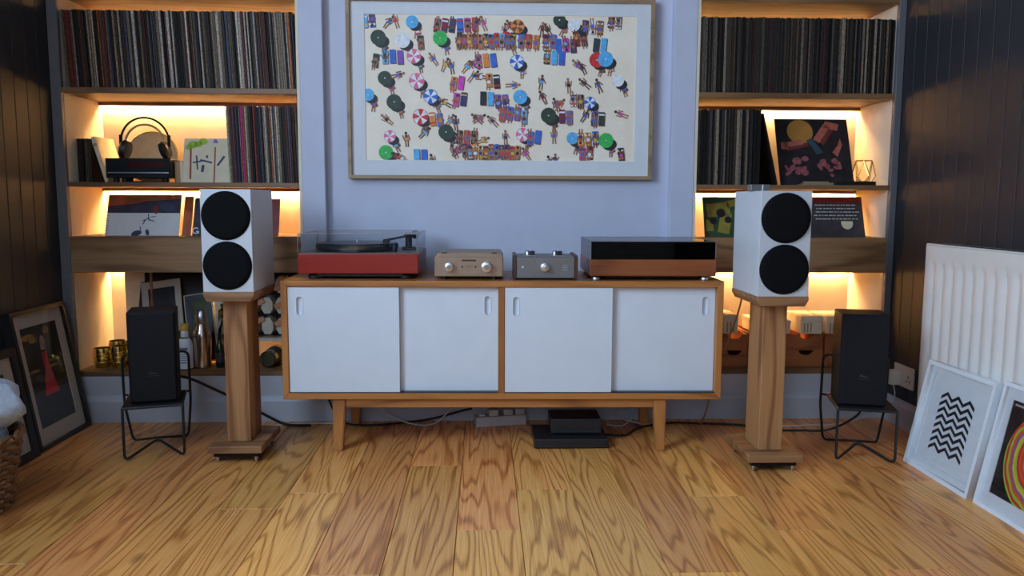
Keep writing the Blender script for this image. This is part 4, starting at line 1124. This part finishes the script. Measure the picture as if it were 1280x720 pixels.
# ------------------------------------------------------------------ bottle compartment
bp_ = thing('picture_board', 'large black picture board leaning at the back of the bottle shelf', 'picture', (-1.352, .165, SB), (-.30, 0, 0))
bm = B(); box(bm, -.155, .155, 0, .012, 0, .418, .002); part('board', bm, 'black_frame', bp_)
def tilt_frame(label, x, y, lean, roll, w_, h_, fm, mm, pm, zoff=0):
    rootm = Matrix.Translation((x, y, SB+zoff)) @ Matrix.Rotation(-lean, 4, 'X') @ Matrix.Rotation(roll, 4, 'Y')
    o = thing('framed_picture', label, 'picture', mat=rootm)
    framed(o, w_, h_, .012, .004, (.022, .03, .026), fm, mm, pm); return o
tilt_frame('tilted dark picture with cream mat leaning in front of the black board', -1.352, .125, .27, -.14, .165, .355, 'mat_cream', 'mat_cream', 'lp_night', .012)
tilt_frame('narrow green picture leaning beside the tilted cream-mat picture', -1.196, .135, .27, -.16, .12, .30, 'mat_cream', 'black_frame', 'photo_green', .010)
o = thing('wooden_dowel', 'thin wooden stick standing upright in front of the leaning pictures', 'stick', (-1.385, .085, SB))
bm = B(); cyl(bm, (0, 0, .2025), .0055, .405, 'Z', 12, bev=.001); part('shaft', bm, 'teak_plinth', o)
bm = B(); cyl(bm, (0, 0, .008), .014, .016, 'Z', 16, bev=.002); part('base', bm, 'teak_plinth', o)
# folded cream board in the corner
o = thing('folded_board', 'cream folded card board standing in the shelf corner by the wall', 'board', (-1.575, .25, SB))
bm = B(); box(bm, .0, .085, 0.02, .026, 0, .39, .001); part('panel', bm, 'paper_cream', o)
bm = B(); box(bm, 0, .085, .017, .0195, .20, .206); part('crease', bm, 'kraft', o)
# gold glassware
def tumbler(label, x, y, r, h2, mat='gold_foil'):
    o = thing('gold_glass', label, 'glass', (x, y, SB), group='gold glassware behind the small black speaker')
    bm = B(); lathe(bm, [(r*.7, 0), (r*.8, .003), (r*.95, h2*.4), (r, h2*.75), (r*.92, h2), (r*.86, h2), (r*.92, h2*.75), (r*.85, h2*.35), (r*.6, .010)], n=18); part('bowl', bm, mat, o, smooth=True)
    bm = B()
    for k in range(3): tube(bm, [((r*1.0)*math.cos(a), (r*1.0)*math.sin(a), h2*(.3+.22*k)) for a in [2*math.pi*i/20 for i in range(20)]], .002, 5, True)
    part('band', bm, 'brass', o, smooth=True)
for i, (x, y, r, h2) in enumerate(((-1.600, .085, .036, .082), (-1.528, .075, .034, .092), (-1.570, .160, .036, .100), (-1.487, .118, .034, .105), (-1.335, .055, .028, .110), (-1.292, .085, .026, .150), (-1.325, .02, .022, .05))):
    tumbler('gold banded glass among the gold glassware behind the small black speaker', x, y, r, h2)
# bitters bottle
bt = thing('bottle', 'white labelled bottle with yellow cap beside the cocktail shaker', 'bottle', (-1.238, .035, SB))
bm = B(); lathe(bm, [(.026, 0), (.029, .004), (.029, .100), (.024, .118), (.012, .135), (.011, .165), (.012, .168)], n=24); part('glass_body', bm, 'amber_dark', bt, smooth=True)
bm = B(); lathe(bm, [(.0298, .006), (.0302, .010), (.0302, .102), (.0255, .121), (.0168, .131)], n=24, cap=False); lb = part('label_wrap', bm, 'label_white', bt, 'oversized white paper label', True)
bm = B(); lathe(bm, [(.0155, .136), (.0165, .138), (.0150, .160), (.0140, .163)], n=20); part('neck_label', bm, 'label_white', bt, smooth=True)
bm = B(); lathe(bm, [(.0150, .163), (.0160, .165), (.0160, .188), (.0145, .190)], n=20); part('cap', bm, 'cap_yellow', bt, 'yellow screw cap', True)
bm = B()
for (z, hh, a0, a1) in ((.085, .010, -2.3, -.9), (.066, .003, -2.4, -.8), (.058, .003, -2.3, -.9), (.050, .003, -2.4, -.8), (.042, .003, -2.2, -1.0), (.030, .005, -2.1, -1.1)):
    n = 8
    for i in range(n):
        b0 = a0+(a1-a0)*i/n; b1 = a0+(a1-a0)*(i+.8)/n
        f = bm.faces.new([bm.verts.new((.0305*math.cos(b_), .0305*math.sin(b_), zz)) for b_, zz in ((b0, z), (b1, z), (b1, z+hh), (b0, z+hh))])
part('label_text', bm, 'label_blue', lb, 'small blue printing')
cs = thing('cocktail_shaker', 'copper toned steel cocktail shaker with round top beside the white labelled bottle', 'shaker', (-1.178, .065, SB))
bm = B(); lathe(bm, [(.030, 0), (.033, .003), (.038, .135), (.036, .150), (.022, .178), (.021, .190)], n=28); part('body', bm, 'copper_steel', cs, smooth=True)
bm = B(); lathe(bm, [(.022, .188), (.0235, .192), (.0245, .215), (.020, .236), (.010, .246)], n=24); part('cap', bm, 'steel', cs, smooth=True)
gb = thing('glass_decanter', 'small clear glass bottle with gold stopper behind the cocktail shaker', 'bottle', (-1.103, .138, SB))
bm = B(); lathe(bm, [(.028, 0), (.030, .005), (.030, .150), (.018, .178), (.015, .20), (.018, .205)], n=24); part('glass_body', bm, 'clear_glass', gb, smooth=True)
bm = B(); lathe(bm, [(.014, .205), (.022, .212), (.024, .232), (.014, .246), (.020, .252), (.016, .262)], n=20); part('stopper', bm, 'gold_foil', gb, smooth=True)
def wine(label, loc, rot, s=1.0):
    o = thing('wine_bottle', label, 'bottle', loc, rot)
    bm = B(); lathe(bm, [(.032*s, 0), (.037*s, .004), (.037*s, .17*s), (.030*s, .195*s), (.015*s, .220*s), (.0135*s, .285*s), (.015*s, .288*s), (.015*s, .300*s)], n=24); part('glass_body', bm, 'bottle_green', o, smooth=True)
    bm = B(); lathe(bm, [(.0375*s, .05*s), (.0375*s, .13*s)], n=24, cap=False); part('label_wrap', bm, 'lp_charcoal', o, smooth=True)
    bm = B(); lathe(bm, [(.0155*s, .245*s), (.0155*s, .301*s)], n=20); part('foil', bm, 'black_satin', o, smooth=True)
    return o
wine('short black bottle standing between cocktail shaker and oak stand', (-1.108, .070, SB), (0, 0, 0), .48)
wine('dark green wine bottle lying with base forward beside the sideboard', (-.905, .045, SB+.0375), (math.radians(-90), 0, 0), .95)
wine('black wine bottle lying on the shelf behind the oak stand', (-1.030, .03, SB+.029), (math.radians(-90), 0, .12), .75)
# lattice wine rack: cream uprights with black gaps and terracotta bars
wr = thing('wine_rack', 'cream lattice wine rack with terracotta slats on the bottle shelf', 'wine rack', (-.968, .20, SB))
for i in range(6):
    x = -.155+i*.062
    for j in range(1, 4):
        z = .052+j*.090
        bm = B(); prism(bm, [(x-.024, z), (x-.012, z-.020), (x+.012, z-.020), (x+.024, z), (x+.024, z+.030), (x+.012, z+.050), (x-.012, z+.050), (x-.024, z+.030)], -.02, .06, 'XZ'); part('cell_block', bm, 'rack_cream', wr)
for j in range(1, 4):
    for i in range(3):
        x = -.115+i*.105; z = .100+j*.078
        bm = B(); box(bm, -.033, .033, -.028, -.0195, -.011, .011, .001); o = part('slat', bm, 'terracotta', wr); o.location = (x, 0, z); o.rotation_euler = (0, -.45, 0)
bm = B(); box(bm, -.185, .188, .055, .064, .10, .395); part('back_board', bm, 'black_frame', wr)
for x in (-.184, .183):
    bm = B(); box(bm, x-.005, x+.005, -.018, .064, 0, .395); part('side_board', bm, 'rack_cream', wr)
bm = B(); box(bm, -.18, .18, -.018, .06, .092, .104); part('base_board', bm, 'rack_cream', wr)

# ------------------------------------------------------------------ moonlit album cover shelf
o, cv = lp('album_cover', 'dark album cover with orange moon and coral shapes leaning on the shelf', 1.404, .075, S2, .315, .305, .36, 'lp_night')
y_ = -.0006
bm = B(); flat(bm, disc(-.052, .245, .056, 28), y_); part('moon', bm, 'lp_moon', cv)
bm = B()
for a in ((-.085, .190, .085, .024, .20), (-.125, .180, .030, .032, 0), (.040, .238, .030, .090, -.62), (.086, .272, .060, .032, -.25)): flat(bm, quad(*a), y_-.0003)
flat(bm, [(.078, .150), (.100, .130), (.125, .185), (.118, .215), (.104, .180)], y_-.0003)
part('coral_limb', bm, 'lp_coral', cv)
bm = B()
for a in ((-.070, .176, .100, .018, .22), (.060, .225, .022, .085, -.62)): flat(bm, quad(*a), y_-.0002)
part('wine_shade', bm, 'lp_wine', cv)
bm = B(); flat(bm, [(-.030, .205), (-.005, .215), (.030, .165), (.040, .150), (.010, .140), (.000, .165)], y_-.0004); part('teal_cloth', bm, 'lp_teal', cv)
rr_ = random.Random(5)
for (x, z) in ((-.085, .095), (.060, .085)):
    bm = B()
    for k in range(12): flat(bm, disc(x+rr_.uniform(-.045, .045), z+rr_.uniform(-.04, .035), rr_.uniform(.010, .020), 9, rr_.uniform(.006, .016), rr_.uniform(0, 3)), y_-.0003-.00002*k)
    part('rose_cluster', bm, 'lp_rose', cv)
o = thing('shelf_book', 'thin black book lying flat in front of the dark album cover', 'book', (1.540, .018, S2))
bm = B(); box(bm, -.085, .085, 0, .050, 0, .016, .001); part('cover', bm, 'black_frame', o)
bm = B(); box(bm, -.083, .0835, .002, .0506, .003, .013); part('page_block', bm, 'paper_cream', o)
o = thing('wooden_tray', 'pale thin wooden ledge lying below the dark album cover', 'tray', (1.385, .014, S2))
bm = B(); prism(bm, [(-.08, 0), (.06, 0), (.06, .010), (-.055, .010)], 0, .045, 'XZ'); part('ledge', bm, 'frame_oak', o)
bm = B(); box(bm, -.05, .058, .044, .048, .0, .016); part('lip', bm, 'frame_oak', o)
ch = thing('candle_holder', 'geometric brass wire candle holder on the shelf beside the album cover', 'candle holder', (1.612, .105, S2))
bot = [(.028*math.cos(a), .028*math.sin(a), .003) for a in [math.pi/3*i for i in range(6)]]
mid = [(.048*math.cos(a), .048*math.sin(a), .040) for a in [math.pi/3*i+math.pi/6 for i in range(6)]]
topr = [(.036*math.cos(a), .036*math.sin(a), .105) for a in [math.pi/3*i for i in range(6)]]
def loop(ps): 
    bm = B()
    for i in range(6): tube(bm, [ps[i], ps[(i+1) % 6]], .0016, 6)
    return bm
part('bottom_ring', loop(bot), 'brass', ch); part('top_ring', loop(topr), 'brass', ch)
for i in range(6):
    bm = B(); tube(bm, [bot[i], mid[i]], .0016, 6); tube(bm, [bot[(i+1) % 6], mid[i]], .0016, 6); tube(bm, [mid[i], topr[i]], .0016, 6); tube(bm, [mid[i], topr[(i+1) % 6]], .0016, 6)
    part('wire_strut', bm, 'brass', ch)
bm = B(); lathe(bm, [(.018, .004), (.019, .006), (.019, .020), (.016, .020), (.015, .008)], n=18); part('tealight_cup', bm, 'brass', ch, smooth=True)
# two covers on the drawer top
o, cv = lp('album_cover', 'green and yellow album cover leaning behind the white loudspeaker', 1.085, .090, FTOP, .300, .178, .33, 'lp_leaf')
bm = B()
for a in ((-.085, .120, .10, .06, .1), (-.06, .060, .05, .09, -.2), (-.125, .05, .03, .05, 0), (-.02, .15, .06, .03, .3)): flat(bm, quad(*a), -.0006)
part('yellow_patch', bm, 'lp_olive', cv)
bm = B()
for a in ((-.075, .105, .02), (-.045, .075, .016), (-.11, .07, .015)): flat(bm, disc(a[0], a[1], a[2], 14), -.0010)
part('dark_dot', bm, 'lp_night', cv)
o, cv = lp('album_cover', 'charcoal album cover with white lettering and a pale bowl shape', 1.478, .085, FTOP, .295, .180, .33, 'lp_charcoal')
bm = B(); flat(bm, rect(-.146, .146, .152, .179), -.0006); part('red_band', bm, 'lp_red', cv)
bm = B(); rr_ = random.Random(9)
for r_ in range(5):
    x = -.070+rr_.uniform(0, .02); z = .140-r_*.0155
    while x < .115:
        l = rr_.uniform(.006, .020); flat(bm, rect(x, min(x+l, .13), z, z+.0045), -.0007); x += l+rr_.uniform(.002, .006)
part('lettering', bm, 'lp_text', cv, 'rows of small white lettering')
bm = B(); flat(bm, [(.048, .070), (.098, .070)]+[(.073+.025*math.cos(a), .060-.026*math.sin(a)) for a in [math.pi*i/12 for i in range(13)]], -.0007); part('bowl_shape', bm, 'paper_cream', cv)

# ------------------------------------------------------------------ crates shelf
def crate(label, x, y, z, w_, d_, h2, group=None):
    o = thing('wooden_crate', label, 'crate', (x, y, z))
    t = .009
    # front with two finger arches cut from the top edge
    pts = [(-w_/2, 0), (w_/2, 0), (w_/2, h2)]
    for cxx in (w_*.27, -w_*.27):
        for i in range(9):
            a = math.pi*i/8; pts.append((cxx+.033*math.cos(a), h2-.022*math.sin(a)))
    pts.append((-w_/2, h2))
    bm = B(); prism(bm, pts, 0, t, 'XZ'); part('front_board', bm, 'crate_wood', o)
    bm = B(); box(bm, -w_/2, w_/2, d_-t, d_, 0, h2); part('back_board', bm, 'crate_wood', o)
    for s in (-1, 1):
        bm = B(); box(bm, s*(w_/2-t), s*w_/2, t, d_-t, 0, h2); part('side_board', bm, 'crate_wood', o)
    bm = B(); box(bm, -w_/2+t, w_/2-t, t, d_-t, 0, .008); part('base_board', bm, 'crate_wood', o)
    return o
for k, (xc, nm) in enumerate(((.995, 'behind the oak stand'), (1.305, 'in front of the cream boxes'))):
    wd = .25 if k == 0 else .315
    crate('lower wooden crate with finger cut-outs, %s' % ('beside the sideboard' if k == 0 else 'under the cream boxes'), xc if k == 0 else 1.288, .045, SB, wd, .24, .070)
    crate('upper wooden crate with finger cut-outs, %s' % ('beside the sideboard' if k == 0 else 'under the cream boxes'), xc if k == 0 else 1.288, .045, SB+.070, wd, .24, .070)
o = thing('wooden_crate', 'tall pale wooden crate with its side lit, behind the small black speaker', 'crate', (1.555, .040, SB))
for (n_, a) in (('side_board', (-.100, -.088, 0, .24, 0, .140)), ('side_board', (.088, .100, 0, .24, 0, .140)), ('front_board', (-.088, .088, 0.002, .012, 0, .138)), ('back_board', (-.088, .088, .228, .238, 0, .138)), ('base_board', (-.088, .088, .012, .228, 0, .01))):
    bm = B(); box(bm, *a, .0008); part(n_, bm, 'crate_wood', o)
def carton(label, x, y, z, w_, d_, h2, rz=0, stripe=True):
    o = thing('paper_box', label, 'box', (x, y, z), (0, 0, rz))
    bm = B(); box(bm, -w_/2, w_/2, 0, d_, 0, h2*.70, .0012); part('tray', bm, 'paper_cream', o)
    bm = B(); box(bm, -w_/2-.0015, w_/2+.0015, -.0015, d_+.0015, h2*.70, h2, .0012); part('lid', bm, 'paper_cream', o)
    if stripe:
        bm = B()
        for k in range(3): box(bm, -w_/2+.012+k*.014, -w_/2+.018+k*.014, -.0008, .0002, .006, h2*.62)
        part('printed_stripe', bm, 'kraft', o)
    return o
ZC = SB+.140
carton('cream paper box on the upper crate beside the sideboard', .945, .06, ZC, .130, .17, .060)
carton('thin cream paper box stacked on the box beside the sideboard', .935, .07, ZC+.060, .110, .15, .024, .06)
carton('cream paper box on the upper crate beside the oak stand', 1.050, .06, ZC, .060, .16, .080)
carton('striped cream paper box on the crate between oak stand and black speaker', 1.232, .06, ZC, .150, .18, .056)
carton('tall striped cream box on the crate next to the pale wooden crate', 1.395, .05, ZC, .092, .19, .074)
carton('cream paper box standing on the tall pale wooden crate', 1.535, .06, ZC, .14, .18, .072)
